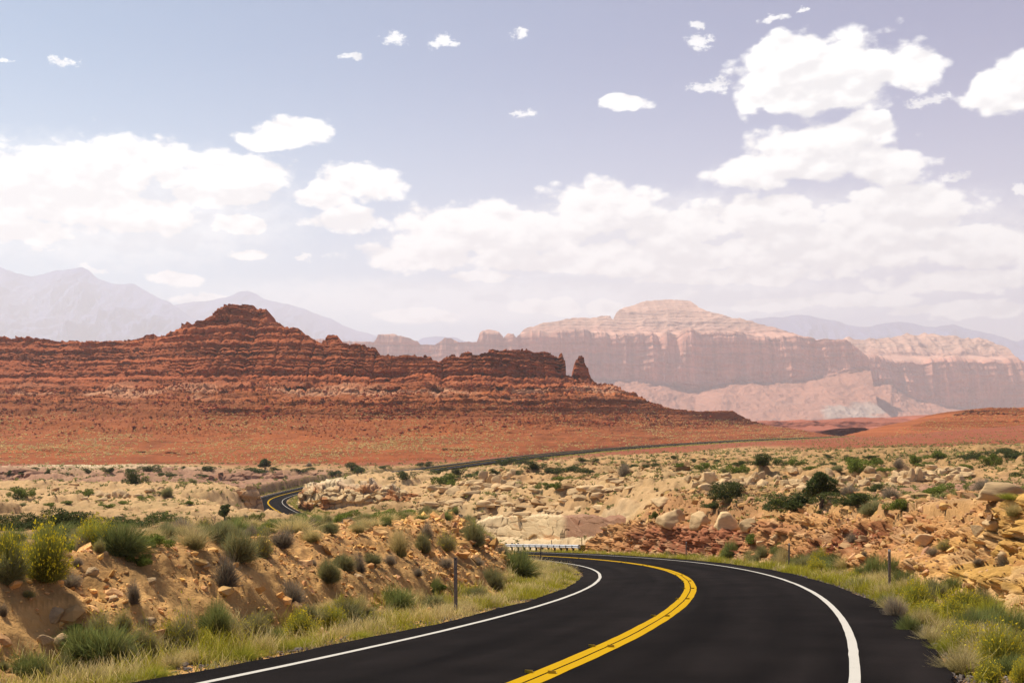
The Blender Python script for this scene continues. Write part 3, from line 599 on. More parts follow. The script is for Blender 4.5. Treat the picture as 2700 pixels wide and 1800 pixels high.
# ------------------------------------------------------------------ haze
hb = bpy.data.materials.new('haze'); hb.use_nodes = True; t = NT(hb.node_tree)
vv = t.n('ShaderNodeVolumePrincipled', ins={'Color': c4((.84, .885, .97)), 'Density': .000066, 'Anisotropy': .25})
t.t.links.new(vv.outputs[0], t.n('ShaderNodeOutputMaterial').inputs['Volume'])
x0, x1, y0, y1, z0, z1 = -29500., 29500., -150., 25500., -120., 2900.
hz = mesh_from('haze', [(x0,y0,z0),(x1,y0,z0),(x1,y1,z0),(x0,y1,z0),(x0,y0,z1),(x1,y0,z1),(x1,y1,z1),(x0,y1,z1)],
               [(0,3,2,1),(4,5,6,7),(0,1,5,4),(1,2,6,5),(2,3,7,6),(3,0,4,7)], hb, False)
tag(hz, 'pale desert haze that fades the far mesas and mountains', 'haze', kind='stuff')
# ------------------------------------------------------------------ rock faces near the road
from mathutils.bvhtree import BVHTree
TREES = []
def solid(o):
    me = o.data; n = len(me.vertices); v = np.empty(n*3, np.float32); me.vertices.foreach_get('co', v); f = np.empty(len(me.loops), np.int32); me.loops.foreach_get('vertex_index', f)
    TREES.append(BVHTree.FromPolygons(v.reshape(-1, 3).tolist(), f.reshape(-1, 4).tolist())); return o
def offset_line(o, s0, s1):
    """Picture column -> distance and road height of the line running at offset o beside the road."""
    s = np.arange(s0, s1, .5); x, y = road_xy(s, np.full(len(s), float(o))); _, _, zr, _ = road_query(x, y); px = x/y*FPX+CX; k = np.argsort(px); return px[k], y[k], zr[k]
def road_xy(s, o):
    i = np.interp(s, RS, np.arange(len(RS))); j = np.clip(np.round(i).astype(int), 0, len(RS)-1); f = (s-RS[j])
    return RP[j, 0]+RT[j, 0]*o+f*-RT[j, 1], RP[j, 1]+RT[j, 1]*o+f*RT[j, 0]
_rb = np.random.default_rng(77); BED2 = np.cumsum(np.concatenate([[-160], _rb.choice([.4, .6, .9, 1.3, 1.8], 600, p=[.2, .25, .25, .2, .1])])); BH2 = _rb.uniform(0, 1, len(BED2)+1)
def rock_disp(S, amp=1.0, big=1.0, dip=.0, mask=None):
    def f(PX, X, Z, H, gy):
        x, z = X/S, (Z+X*dip)/S; zz = z+fbm(x/9, z/6, 2, 3)*.5
        i = np.clip(np.searchsorted(BED2, zz)-1, 0, len(BED2)-2); T = BED2[i+1]-BED2[i]; t = (zz-BED2[i])/T; hd_ = BH2[i]
        f1, f2, idc = cells2(x/2.3+i*3.7, z/1.9+i*.9, 1.5); f3, f4, idd = cells2(x/.8+i*1.7, z/.8+i*.4, 1.6)
        d = (.5-t)*T*.45*(.3+hd_)+np.where(t < .2, -.34*(1-hd_), 0)+(hd_-.5)*.5+idc*1.3+idd*.55-sstep(f2-f1, .13, 0)*.55-sstep(f4-f3, .16, 0)*.22
        d += fbm(x/6, z/5, 4.0, 3)*1.1*big+fbm(x/.7, z/.7, 1.0, 3)*.14
        q = 1 if mask is None else mask(PX, X, Z, H)
        return d*S*amp*q, 0
    return f
# right-hand cut
pxr, yr_, zr_ = offset_line(8.3, -16, 128); pxr2, ur = np.unique(np.round(pxr, 2), return_index=True)
def soft(xs, ys, step=4.0, half=12):
    g = np.arange(xs[0], xs[-1], step); v = np.interp(g, xs, ys); k = np.hanning(2*half+3)[1:-1]; k /= k.sum()
    e = half; v = np.convolve(np.concatenate([2*v[0]-v[e:0:-1], v, 2*v[-1]-v[-2:-e-2:-1]]), k, 'valid'); return lambda p: np.interp(p, g, v)
cutY = soft(pxr2, yr_[ur]); cutZ0 = soft(pxr2, zr_[ur]); cutZ = lambda p: cutZ0(p)-.55
cr_c = interp(poly("1333 1262;1345 1248;1362 1234;1380 1218;1410 1203;1440 1196;1480 1192;1520 1192;1600 1206;1660 1214;1720 1218;1750 1200;1765 1188;1830 1180;1900 1178;1980 1176;2050 1173;2085 1165;2098 1152;2110 1149;2160 1148;2230 1147;2260 1150;2352 1150;2500 1150;3000 1150", 1.148))
def prof_c(px, h):
    k = sstep(px, 1950, 2150); r = sstep(px, 2360, 2440)
    a = np.interp(h, [0, .5, .9, 2.4, 3.4, 5.5, 8], [0, .9, 1.1, 2.0, 3.2, 6.5, 12]); b = np.interp(h, [0, .4, 1.2, 1.6, 2.6, 3.6, 6], [0, .5, 1.6, 3.0, 4.4, 7.5, 13]); c = np.interp(h, [0, .5, 1.0, 1.3, 1.7, 3.2, 5], [0, .8, 1.1, 2.6, 3.3, 3.9, 8])
    return (a*(1-k)+b*k)*(1-r)+c*r
def col_c(PX, X, Z, H, gy, d):
    red = lin(178,112,76)/1.4; tan = lin(214,158,98)/1.4; yel = lin(214,164,88)/1.4; pale = lin(232,190,138)/1.4; scree = lin(134,66,44)/1.35
    px = PX+fbm(X/3, Z/1.5, 2, 3)*60
    c = red+(tan-red)*sstep(px, 1880, 2020)[..., None]; c = c+(yel-c)*sstep(px, 2350, 2440)[..., None]
    c = c+(tan-c)*(sstep(px, 1700, 1560)*.8)[..., None]; c = c+(tan-c)*(sstep(H, 2.6, 3.4)*.7*sstep(px, 2300, 2100))[..., None]
    sc_ = np.exp(-((PX-2120-(H-1.4)*40)/75)**2)*sstep(H, .6, 1.0)*sstep(H, 3.0, 2.2); c = c+(scree-c)*(sc_*.9)[..., None]
    lowp = sstep(H, .75, .45)*.6; c = c+(pale-c)*lowp[..., None]
    i = np.clip(np.searchsorted(BED2, (Z+fbm(X/9, Z/6, 2, 3)*.2)/.42)-1, 0, 400); k = hash3(i, 3, 3)-.5
    pk = sstep(fbm(X/2.2, Z/1.3, 5, 4), .1, .5)
    c = c+(pale-c)*(pk*.45)[..., None]
    rd2 = sstep(fbm(X/5, Z/.8, 15, 4), .15, .6); c = c+(red-c)*(rd2*.5)[..., None]
    return c*(1+.28*k+.30*fbm(X/.8, Z/.5, 8, 4))[..., None]
CLSW = np.array([1.0, 1.04, 1.12])
M['cut'] = rock_mat('cut_rock', 7.0, .8, .26, (1, 1, 2.4), .08)
def wall(name, off, s_arr, nrow, crest, rec, disp, colour, jit, mat, drop, hmax=7.0, back=(3.0, .6), skirt=1.2):
    """A rock face running beside the road at a given offset; rec(px, h) is how far it leans back at height h."""
    sg_ = math.copysign(1, off); x, y = road_xy(s_arr, np.full(len(s_arr), float(off))); _, _, zr, bi = road_query(x, y); z0 = zr-drop
    n = RT[bi]*sg_; k = np.hanning(9); k /= k.sum()
    n = np.stack([np.convolve(np.pad(n[:, j], 4, 'edge'), k, 'valid') for j in range(2)], 1); n /= np.linalg.norm(n, axis=1)[:, None]
    pb = x/np.maximum(y, 1)*FPX+CX; hs = np.linspace(.25, hmax, 260)
    top = np.full(len(x), .3)
    for i in range(len(x)):
        r = rec(np.full(260, pb[i]), hs); X, Y = x[i]+n[i, 0]*r, y[i]+n[i, 1]*r; px = X/np.maximum(Y, 1)*FPX+CX; row = HZ-FPX*(z0[i]+hs)/np.maximum(Y, 1)
        q = np.where(row <= crest(px))[0]; top[i] = hs[q[0]] if len(q) else hs[-1]
    top = np.convolve(np.pad(top, 4, 'edge'), k, 'valid'); top = np.maximum(top+jit(s_arr), .25)
    lv = top.max()*np.linspace(0, 1, nrow); Hh = np.minimum(lv[:, None], top[None]); full = lv[:, None] >= top[None]; PX = np.repeat(pb[None], nrow, 0); Sx = np.repeat(s_arr[None], nrow, 0)
    r = rec(PX, Hh); e = .06; g = (rec(PX, Hh+e)-rec(PX, np.maximum(Hh-e, 0)))/(2*e); ln = np.sqrt(1+g*g); Z = z0[None]+Hh
    d, _ = disp(PX, Sx, Z, Hh, g); c = colour(PX, Sx, Z, Hh, g, d); r2 = r-d/ln
    G = np.stack([x[None]+n[None, :, 0]*r2, y[None]+n[None, :, 1]*r2, Z+d*g/ln*.6], -1)
    tb = np.linspace(0, 1, 6)[1:, None, None]; bk = G[-1][None]+np.concatenate([np.repeat(n[None]*back[0], 5, 0)*tb**.8, -(top[None, :, None]*back[1])*tb**1.5], -1)
    sk = G[:1].copy(); sk[..., 2] -= skirt
    G2 = np.concatenate([sk, G, bk]); c = np.concatenate([c[:1], c, np.repeat(c[-1:], 5, 0)]); h_, w_ = G2.shape[:2]; keep = np.ones((h_-1, w_-1), bool); keep[1:nrow] = ~(full[:-1, :-1] & full[:-1, 1:])
    o = grid_obj(name, G2, mat, c, keep=keep); wall.last = (G, Hh, g, full); return o
def s_even(off, s0, s1, n):
    s = np.linspace(s0, s1, 1500); x, y = road_xy(s, np.full(1500, float(off))); dl = np.hypot(np.gradient(x), np.gradient(y))/np.maximum(y, 9); L = np.cumsum(dl); return np.interp(np.linspace(L[0], L[-1], n), L, s)
rec_c0 = prof_c
def rec_c(px, h):
    k = sstep(px, 1950, 2150); r = sstep(px, 2360, 2440)
    a = np.interp(h, [0, .5, .9, 2.4, 3.4, 5.5, 8], [0, .8, 1.0, 1.5, 2.2, 4.2, 9]); b = np.interp(h, [0, .4, 1.2, 1.6, 2.6, 3.6, 6], [0, .4, 1.3, 2.0, 3.0, 4.6, 9]); c = np.interp(h, [0, .5, 1.0, 1.3, 1.9, 3.4, 5], [0, .7, 1.0, 2.2, 2.8, 3.4, 7])
    return (a*(1-k)+b*k)*(1-r)+c*r
rc = wall('rock_cut', 8.3, s_even(8.3, -14, 126, 1500), 230, cr_c, rec_c, rock_disp(.50, .62, 1.5), lambda *a: col_c(*a)*CLSW, lambda s: fbm(s/1.3, s*0, 2, 4)*.16+(cells(s/1.6, s*0+.5)[2]-.5)*.3, M['cut'], .55)
CUT_S = wall.last; tag(solid(rc), 'broken yellow and brown rock cut along the outer side of the bend', 'rock cut', kind='structure')
# low rock wall at the far end of the left bank
pxl, yl_, zl_ = offset_line(-8.0, 20, 118); kk = np.argsort(yl_); yl_, pxl, zl_ = yl_[kk], pxl[kk], zl_[kk]; kk = np.maximum.accumulate(pxl) == pxl
pxl, yl_, zl_ = pxl[kk], yl_[kk], zl_[kk]
cr_l = interp(([860, 899, 945, 991, 1030, 1063, 1121, 1178, 1197, 1236, 1266, 1297, 1303, 1314, 1326, 1331, 1336], [1608, 1588, 1562, 1540, 1536, 1534, 1526, 1500, 1470, 1465, 1474, 1446, 1416, 1408, 1408, 1424, 1452]))
lc = wall('rock_cut', -7.9, s_even(-7.9, 30, 104, 600), 120, cr_l, lambda px, h: np.interp(h, [0, .6, .9, 2, 4], [0, .9, 1.2, 2.2, 5.0]), rock_disp(.55, .55, 1.5),
          lambda PX, X, Z, H, gy, d: ((lin(206,150,112)/1.3)+(lin(206,156,98)/1.3-lin(206,150,112)/1.3)*sstep(fbm(X/2, Z/1, 3, 3), -.2, .3)[..., None])*(1+.35*fbm(X/1.2, Z/.7, 8, 4))[..., None]*CLSW, lambda s: fbm(s/1.1, s*0, 6, 4)*.14, M['cut'], .5, hmax=4.0)
tag(solid(lc), 'pinkish broken rock wall at the far end of the left bank', 'rock cut', kind='structure')
# cream bluff inside the second bend
bl_c = interp(poly("686 1150;688 1136;691 1122;698 1113;712 1107;735 1106;770 1107;800 1110;815 1112;830 1107;858 1108;866 1113;880 1117;905 1114;925 1120;940 1130;960 1133;985 1140;1010 1152;1030 1164", 1.148))
def blf_col(PX, X, Z, H, gy, d):
    cr, og, wh = lin(236,198,142)/1.4, lin(206,142,88)/1.4, lin(248,222,176)/1.4
    n = fbm(X/4, Z/2.5, 3, 4); c = cr+(og-cr)*sstep(n+.25*sstep(abs(PX-1010), 70, 10), .02, .4)[..., None]; c = c+(wh-c)*(sstep(H, 5, 7.5)*.7)[..., None]
    c = c*(1-.62*sstep(H, 1.55, 1.2)*sstep(PX, 1130, 1000))[..., None]  # foot under the overhang darkened in colour, standing in for its shade
    return c*(1+.25*fbm(X/1.5, Z/1, 8, 4))[..., None]*CLSW
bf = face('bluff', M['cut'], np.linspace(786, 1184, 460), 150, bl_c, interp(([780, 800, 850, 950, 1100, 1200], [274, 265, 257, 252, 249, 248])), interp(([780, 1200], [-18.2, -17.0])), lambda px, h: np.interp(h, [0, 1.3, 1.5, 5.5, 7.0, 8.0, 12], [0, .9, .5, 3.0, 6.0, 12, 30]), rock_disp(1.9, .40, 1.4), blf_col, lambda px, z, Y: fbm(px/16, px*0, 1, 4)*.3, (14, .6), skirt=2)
tag(solid(bf), 'cream and orange rock bluff on the inside of the second bend', 'bluff', kind='structure')
# white sandy wall with an overhanging ledge behind the guardrail
qw_c = interp(poly("1080 1215;1100 1200;1120 1192;1150 1188;1200 1186;1250 1184;1290 1188;1310 1190;1350 1185;1380 1190;1400 1196;1420 1190;1440 1188", 1.148))
def qw_col(PX, X, Z, H, gy, d):
    wh, og, br = lin(242,208,156)/1.45, lin(210,150,96)/1.4, lin(160,112,86)/1.4
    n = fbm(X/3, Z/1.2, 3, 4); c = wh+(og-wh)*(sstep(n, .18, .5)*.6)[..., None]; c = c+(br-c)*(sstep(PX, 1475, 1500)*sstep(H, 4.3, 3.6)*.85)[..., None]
    c = c*(1-.35*np.exp(-((H-4.0)/.22)**2))[..., None]  # shadow of the jutting ledge painted into the colour as a dark band
    return c*(1+.2*fbm(X/1.2, Z/.8, 8, 4))[..., None]*CLSW
qw = face('sandstone_wall', M['cut'], np.linspace(1245, 1650, 420), 130, qw_c, interp(([1240, 1330, 1400, 1470, 1500, 1560, 1650], [158, 153, 146, 139, 137, 129, 119])), interp(([1240, 1500, 1650], [-14.8, -13.4, -11.8])), lambda px, h: np.interp(h, [0, .8, 2.6, 3.7, 3.95, 4.2, 4.6, 7], [0, 1.8, 3.0, 3.7, 3.6, 2.4, 3.4, 14]), rock_disp(1.6, .10, 3.0), qw_col, lambda px, z, Y: fbm(px/16, px*0, 1, 4)*.18, (14, .3), skirt=2)
tag(solid(qw), 'white sandstone wall under a jutting ledge behind the guardrail', 'sandstone wall', kind='structure')
# dark pinkish ledges beyond the second bend and the cream front of the sandstone flat
def led_col(base):
    return lambda PX, X, Z, H, gy, d: base*(1+.30*fbm(X/6, Z/1.2, 5, 4)+.15*fbm(X/1.5, Z/.8, 8, 3))[..., None]*CLSW
lf = face('rock_ledge', M['cut'], np.linspace(-420, 830, 900), 90, interp(poly("-400 1092;0 1090;60 1088;120 1092;128 1096;136 1091;215 1091;222 1100;235 1101;300 1104;370 1106;380 1096;420 1095;500 1096;520 1086;560 1085;590 1088;610 1084;640 1080;680 1079;700 1081;720 1084", 1.148)), interp(([-420, 500, 700, 830], [332, 336, 352, 366])), interp(([-420, 830], [-16.2, -15.4])), lambda px, h: np.interp(h, [0, .7, 1.0, 3.2, 4.2, 6], [0, 2.5, 1.7, 3.0, 6.5, 18]), rock_disp(2.6, .36, 2.0), led_col(lin(186,138,106)/1.4), lambda px, z, Y: fbm(px/12, px*0, 3, 4)*.35, (22, .3), skirt=3)
tag(solid(lf), 'brown pink sandstone ledge beyond the second bend', 'rock ledge', kind='structure')
lf2 = face('rock_ledge', M['cut'], np.linspace(-420, 640, 760), 80, interp(poly("-400 1172;0 1170;60 1169;70 1172;110 1174;180 1168;250 1164;258 1170;275 1172;300 1170;370 1172;385 1165;440 1166;450 1172;500 1176;560 1184", 1.148)), interp(([-420, 640], [158, 160])), interp(([-420, 640], [-13.2, -12.8])), lambda px, h: np.interp(h, [0, .6, .8, 1.7, 2.2, 3.5], [0, 1.2, .8, 1.5, 3.2, 12]), rock_disp(1.3, .34, 2.2), led_col(lin(222,176,124)/1.4), lambda px, z, Y: fbm(px/20, px*0, 3, 4)*.16, (14, .3), skirt=3)
tag(solid(lf2), 'rounded cream sandstone ledge behind the dark junipers', 'rock ledge', kind='structure')
fe = face('rock_ledge', M['cut'], np.linspace(505, 694, 300), 90, interp(([500, 560, 620, 666, 674, 682, 687, 691, 694], [1306, 1296, 1291, 1288, 1291, 1298, 1314, 1337, 1364])), interp(([500, 640, 708], [200, 209, 215])), interp(([500, 708], [-14.5, -16.0])), lambda px, h: np.interp(h, [0, 1, 3, 5, 6, 8], [0, 1.2, 2.6, 4.4, 7, 20]), rock_disp(1.5, .36, 1.6), led_col(lin(222,176,124)/1.4), lambda px, z, Y: fbm(px/14, px*0, 5, 4)*.2*sstep(px, 690, 670), (2.5, .6), skirt=3)
tag(solid(fe), 'tan rock edge of the sandstone flat that hides the outer lane of the second bend', 'rock ledge', kind='structure')
# ------------------------------------------------------------------ where a line of sight meets the ground
_Yq = np.exp(np.linspace(math.log(11), math.log(900), 620)).astype(np.float32)
def hit(px, py):
    px = np.atleast_1d(np.asarray(px, float)); py = np.atleast_1d(np.asarray(py, float)); out = np.zeros((len(px), 3)); ok = np.zeros(len(px), bool)
    for a in range(0, len(px), 400):
        p, q = px[a:a+400, None], py[a:a+400, None]
        X = (p-CX)/FPX*_Yq; Yv = np.repeat(_Yq[None], len(p), 0); ray = (HZ-q)/FPX*_Yq
        k = 3; zc = ground_z(X[:, ::k], Yv[:, ::k])[0]; below = zc >= ray[:, ::k]
        has = below.any(1); j = below.argmax(1)*k
        lo = np.clip(j-k, 0, len(_Yq)-1)
        idx = np.clip(lo[:, None]+np.arange(k+1), 0, len(_Yq)-1); ar = np.arange(len(p))[:, None]
        zf_ = ground_z(X[ar, idx], Yv[ar, idx])[0]; b2 = zf_ >= ray[ar, idx]; jj = np.where(b2.any(1), b2.argmax(1), k)
        ii = idx[np.arange(len(p)), jj]; r_ = np.arange(len(p))
        out[a:a+400] = np.stack([X[r_, ii], Yv[r_, ii], zf_[r_, jj]], 1); ok[a:a+400] = has
    for i in range(len(px)):
        dv = Vector(((px[i]-CX)/FPX, 1, (HZ-py[i])/FPX)).normalized()
        for tr in TREES:
            h_ = tr.ray_cast(Vector((0, 0, 0)), dv)
            if h_[0] is not None and (not ok[i] or h_[0].y < out[i, 1]): out[i] = h_[0][:]; ok[i] = True
    return out, ok
# ------------------------------------------------------------------ plant materials
def leafy(name, rough=.8, trans=.35):
    m = bpy.data.materials.new(name); m.use_nodes = True; t = NT(m.node_tree)
    c = t.n('ShaderNodeVertexColor', layer_name='Col').outputs[0]
    oi = t.n('ShaderNodeObjectInfo').outputs['Random']
    k = t.m('ADD', t.m('MULTIPLY', oi, .34), .83)
    sc = t.n('ShaderNodeVectorMath', operation='SCALE'); t.put(sc.inputs[0], c); t.put(sc.inputs['Scale'], k)
    b = t.n('ShaderNodeBsdfPrincipled'); t.put(b.inputs['Base Color'], sc.outputs[0]); b.inputs['Roughness'].default_value = rough; b.inputs['Specular IOR Level'].default_value = .15
    tr = t.n('ShaderNodeBsdfTranslucent'); t.put(tr.inputs[0], sc.outputs[0])
    mx = t.n('ShaderNodeMixShader'); mx.inputs[0].default_value = trans; t.t.links.new(b.outputs[0], mx.inputs[1]); t.t.links.new(tr.outputs[0], mx.inputs[2])
    t.t.links.new(mx.outputs[0], t.n('ShaderNodeOutputMaterial').inputs[0]); return m
M['leaf'] = leafy('foliage'); M['bark'] = rock_mat('bark', 9, .8, .3, (1, 1, .3), .02, False, tuple(lin(120,100,82)/1.6))
M['rock'] = rock_mat('boulder_sandstone', 3.0, .7, .25, (1, 1, 2.0), .06)
# ------------------------------------------------------------------ plant shapes (unit height)
def blades(base, tip, wid, bend, cb, ct, r_, segs=2):
    """Thin curved strips from base to tip; returns verts, quads, colours."""
    n = len(base); d = tip-base; L = np.linalg.norm(d, axis=1)[:, None]
    side = np.cross(d/np.maximum(L, 1e-6), r_.normal(size=(n, 3))); side /= np.maximum(np.linalg.norm(side, axis=1)[:, None], 1e-6)
    V = []; Cc = []
    for k in range(segs+1):
        t = k/segs; p = base+d*t+bend*(t*(1-t)*2)
        if k == segs: p = p+np.array([0, 0, -1.])*(np.abs(bend[:, 2:3])*.0)
        wv = (wid*(1-.75*t))[:, None]*side
        V += [p-wv, p+wv]; c = cb+(ct-cb)*t; Cc += [c, c]
    V = np.stack(V, 1).reshape(-1, 3); Cc = np.stack(Cc, 1).reshape(-1, 3)
    i = np.arange(n)[:, None]*(2*segs+2)
    Fq = np.concatenate([np.concatenate([i+2*k, i+2*k+1, i+2*k+3, i+2*k+2], 1) for k in range(segs)])
    return V, Fq, Cc
def join(parts):
    V, Fq, Cc, o = [], [], [], 0
    for v, f, c in parts: V.append(v); Fq.append(f+o); Cc.append(c); o += len(v)
    return np.concatenate(V), np.concatenate(Fq), np.concatenate(Cc)
def dome_dirs(n, r_, flat=.0, top=1.0):
    z = r_.uniform(flat, top, n); a = r_.uniform(0, 2*math.pi, n); q = np.sqrt(1-z*z)
    return np.stack([q*np.cos(a), q*np.sin(a), z], 1)
def shrub_shape(seed, n, c_stem, c_tip, width=.62, wid=.006, upright=.0, ragged=.35, var=.3, flower=None, nfl=0):
    r_ = np.random.default_rng(seed)
    lob = dome_dirs(7, r_, .15); lobr = r_.uniform(.75, 1.0, 7)
    d = dome_dirs(n, r_, -.02); d[:, 2] = d[:, 2]*(1-upright)+upright*.7; d /= np.linalg.norm(d, axis=1)[:, None]
    k = (np.clip(d@lob.T, 0, 1)**6*lobr).max(1); L = (1-ragged)+ragged*k; L *= r_.uniform(.72, 1.06, n)
    tip = d*L[:, None]*np.array([width, width, 1.0]); st = r_.uniform(.0, .55, n)[:, None]
    base = tip*st*np.array([.8, .8, .75])+r_.normal(size=(n, 3))*np.array([.05, .05, .0]); base[:, 2] = np.maximum(base[:, 2], -.03)
    tip = tip+r_.normal(size=(n, 3))*.035
    kk = (1+var*r_.normal(size=n)*.6)[:, None].clip(.4, 1.8); mixf = (st*1.3).clip(0, 1)
    cb = (c_stem+(c_tip-c_stem)*mixf*.6)*kk; ct = c_tip*kk
    hue = r_.normal(size=(n, 1))*.10; ct = ct*np.concatenate([1+hue, np.ones((n, 1)), 1-hue], 1)
    out = blades(base, tip, wid*r_.uniform(.6, 1.4, n), r_.normal(size=(n, 3))*.07+np.array([0, 0, .06]), cb, ct, r_)
    fl = None
    if nfl:
        j = r_.choice(np.where(d[:, 2] > .25)[0], nfl); p = tip[j]+r_.normal(size=(nfl, 3))*.02
        fl = blades(p-np.array([0, 0, .012]), p+r_.normal(size=(nfl, 3))*.014+np.array([0, 0, .012]), np.full(nfl, .016), np.zeros((nfl, 3)), flower*np.ones((nfl, 1)), flower*r_.uniform(.7, 1.25, (nfl, 1)), r_, 1)
    return out, fl
def tuft_shape(seed, n, cb, ct, lean=.5, wid=.007, spread=.12):
    r_ = np.random.default_rng(seed)
    base = r_.normal(size=(n, 3))*np.array([spread, spread, 0]); d = dome_dirs(n, r_, .35, 1.0); d[:, :2] *= lean*1.3; L = r_.uniform(.55, 1.05, n)[:, None]
    tip = base+d*L; k = r_.uniform(.7, 1.3, (n, 1))
    return blades(base, tip, wid*r_.uniform(.6, 1.3, n), np.concatenate([-d[:, :2]*.15, np.full((n, 1), .12)], 1), cb*k, ct*k, r_, 3)
def clump_shape(seed, n, c0, c1, blobs, leaf=.045, var=.25):
    """Leaf-sized faces spread through several clumps: junipers and broad-leaved shrubs."""
    r_ = np.random.default_rng(seed); B = np.array(blobs); wt = B[:, 3]**2.2; j = r_.choice(len(B), n, p=wt/wt.sum())
    d = r_.normal(size=(n, 3)); d /= np.linalg.norm(d, axis=1)[:, None]; rad = (r_.uniform(.35, 1.0, n)**.6)*B[j, 3]
    rad *= 1+.28*perlin(d[:, 0]*2.3+j*3.1, d[:, 1]*2.3, d[:, 2]*2.3+seed)
    p = B[j, :3]+d*rad[:, None]*np.array([1, 1, .8]); p[:, 2] = np.maximum(p[:, 2], .02)
    dd = d*.6+r_.normal(size=(n, 3))*.7+np.array([0, 0, .35]); dd /= np.linalg.norm(dd, axis=1)[:, None]
    L = leaf*r_.uniform(.6, 1.5, n)[:, None]; k = (1+var*r_.normal(size=(n, 1))).clip(.4, 1.9); q = r_.uniform(0, 1, (n, 1))
    c = (c0+(c1-c0)*q)*k
    return blades(p-dd*L*.6, p+dd*L, leaf*.34*r_.uniform(.6, 1.4, n), np.zeros((n, 3)), c, c*1.06, r_, 1)
def limb(p0, p1, r0, r1, n=6, m=5, wob=.03, seed=0):
    r_ = np.random.default_rng(seed); p0 = np.array(p0, float); p1 = np.array(p1, float); d = p1-p0
    a = np.cross(d, [.3, .9, .1]); a /= np.linalg.norm(a); b = np.cross(d, a); b /= np.linalg.norm(b)
    V = []
    for k in range(m+1):
        t = k/m; c = p0+d*t+(r_.normal(size=3)*wob if 0 < k < m else 0); r = r0+(r1-r0)*t
        for i in range(n): th = 2*math.pi*i/n; V.append(c+r*(a*math.cos(th)+b*math.sin(th)))
    Fq = [(k*n+i, k*n+(i+1) % n, (k+1)*n+(i+1) % n, (k+1)*n+i) for k in range(m) for i in range(n)]
    return np.array(V), np.array(Fq), np.ones((len(V), 3))*.2
A_ = 1.0
def al(*c): return lin(*c)/A_
PROTO = {}
def proto(kind, parts):
    """parts: list of (part name or None, (V,F,C), material) - None is the thing's own mesh."""
    PROTO.setdefault(kind, []).append([(n, mesh_from(n or kind, v[0], v[1], mt, n == 'trunk', col=v[2], link=False)) for n, v, mt in parts])
for s in range(4):
    v, _ = shrub_shape(20+s, 2600, al(104,92,68), al(150,148,98), .66, .0052, .08, .46); proto('sagebrush', [(None, v, M['leaf'])])
    v, _ = shrub_shape(40+s, 2600, al(100,98,60), al(134,142,80), .72, .0052, .05, .5); proto('green_sagebrush', [(None, v, M['leaf'])])
    v, f = shrub_shape(60+s, 2400, al(112,112,58), al(162,160,70), .66, .0052, .1, .42, flower=al(214,194,48), nfl=620); proto('rabbitbrush', [('foliage', v, M['leaf']), ('blossoms', f, M['leaf'])])
    v, f = shrub_shape(80+s, 1700, al(120,110,80), al(166,158,104), .62, .005, .2, .45, flower=al(206,190,60), nfl=160); proto('sparse_rabbitbrush', [('foliage', v, M['leaf']), ('blossoms', f, M['leaf'])])
    v, _ = shrub_shape(100+s, 1500, al(104,92,76), al(156,142,120), .62, .0050, .05, .5); proto('dead_shrub', [(None, v, M['leaf'])])
    v = tuft_shape(120+s, 900, al(140,134,74), al(214,194,138), .55, .0052); proto('grass_tuft', [(None, v, M['leaf'])])
    v = tuft_shape(140+s, 900, al(120,132,50), al(176,170,62), .75, .0062, .2); proto('green_tuft', [(None, v, M['leaf'])])
    r_ = np.random.default_rng(s+300)
    bl = [(r_.normal()*.34, r_.normal()*.34, r_.uniform(.10, .66)*(1 if i > 5 else .45), r_.uniform(.2, .34)) for i in range(14)]
    cr = clump_shape(160+s, 5200, al(50,62,34), al(98,106,56), bl, .040)
    tr = join([limb((r_.normal()*.04, r_.normal()*.04, -.08), (b[0]*.8, b[1]*.8, b[2]), .035, .01, seed=s*9+i) for i, b in enumerate(bl[:6])])
    proto('juniper', [('trunk', tr, M['bark']), ('crown', cr, M['leaf'])])
    bl = [(r_.normal()*.36, r_.normal()*.36, r_.uniform(.15, .6), r_.uniform(.2, .34)) for i in range(9)]
    proto('green_shrub', [(None, clump_shape(180+s, 3000, al(84,96,40), al(132,142,62), bl, .05), M['leaf'])])
bl = [(.05, 0, .8, .2), (-.15, .05, .68, .2), (.2, .1, .62, .2), (0, -.1, .5, .22), (-.22, 0, .45, .17), (.28, 0, .42, .17), (.1, .2, .9, .13)]
proto('juniper_tree', [('trunk', join([limb((0, 0, -.05), (.04, 0, .55), .05, .025, seed=1), limb((.02, 0, .2), (-.2, .05, .62), .028, .01, seed=2), limb((.03, 0, .25), (.22, .1, .6), .028, .01, seed=3)]), M['bark']),
                       ('crown', clump_shape(200, 5200, al(54,66,36), al(100,108,58), bl, .034), M['leaf'])])
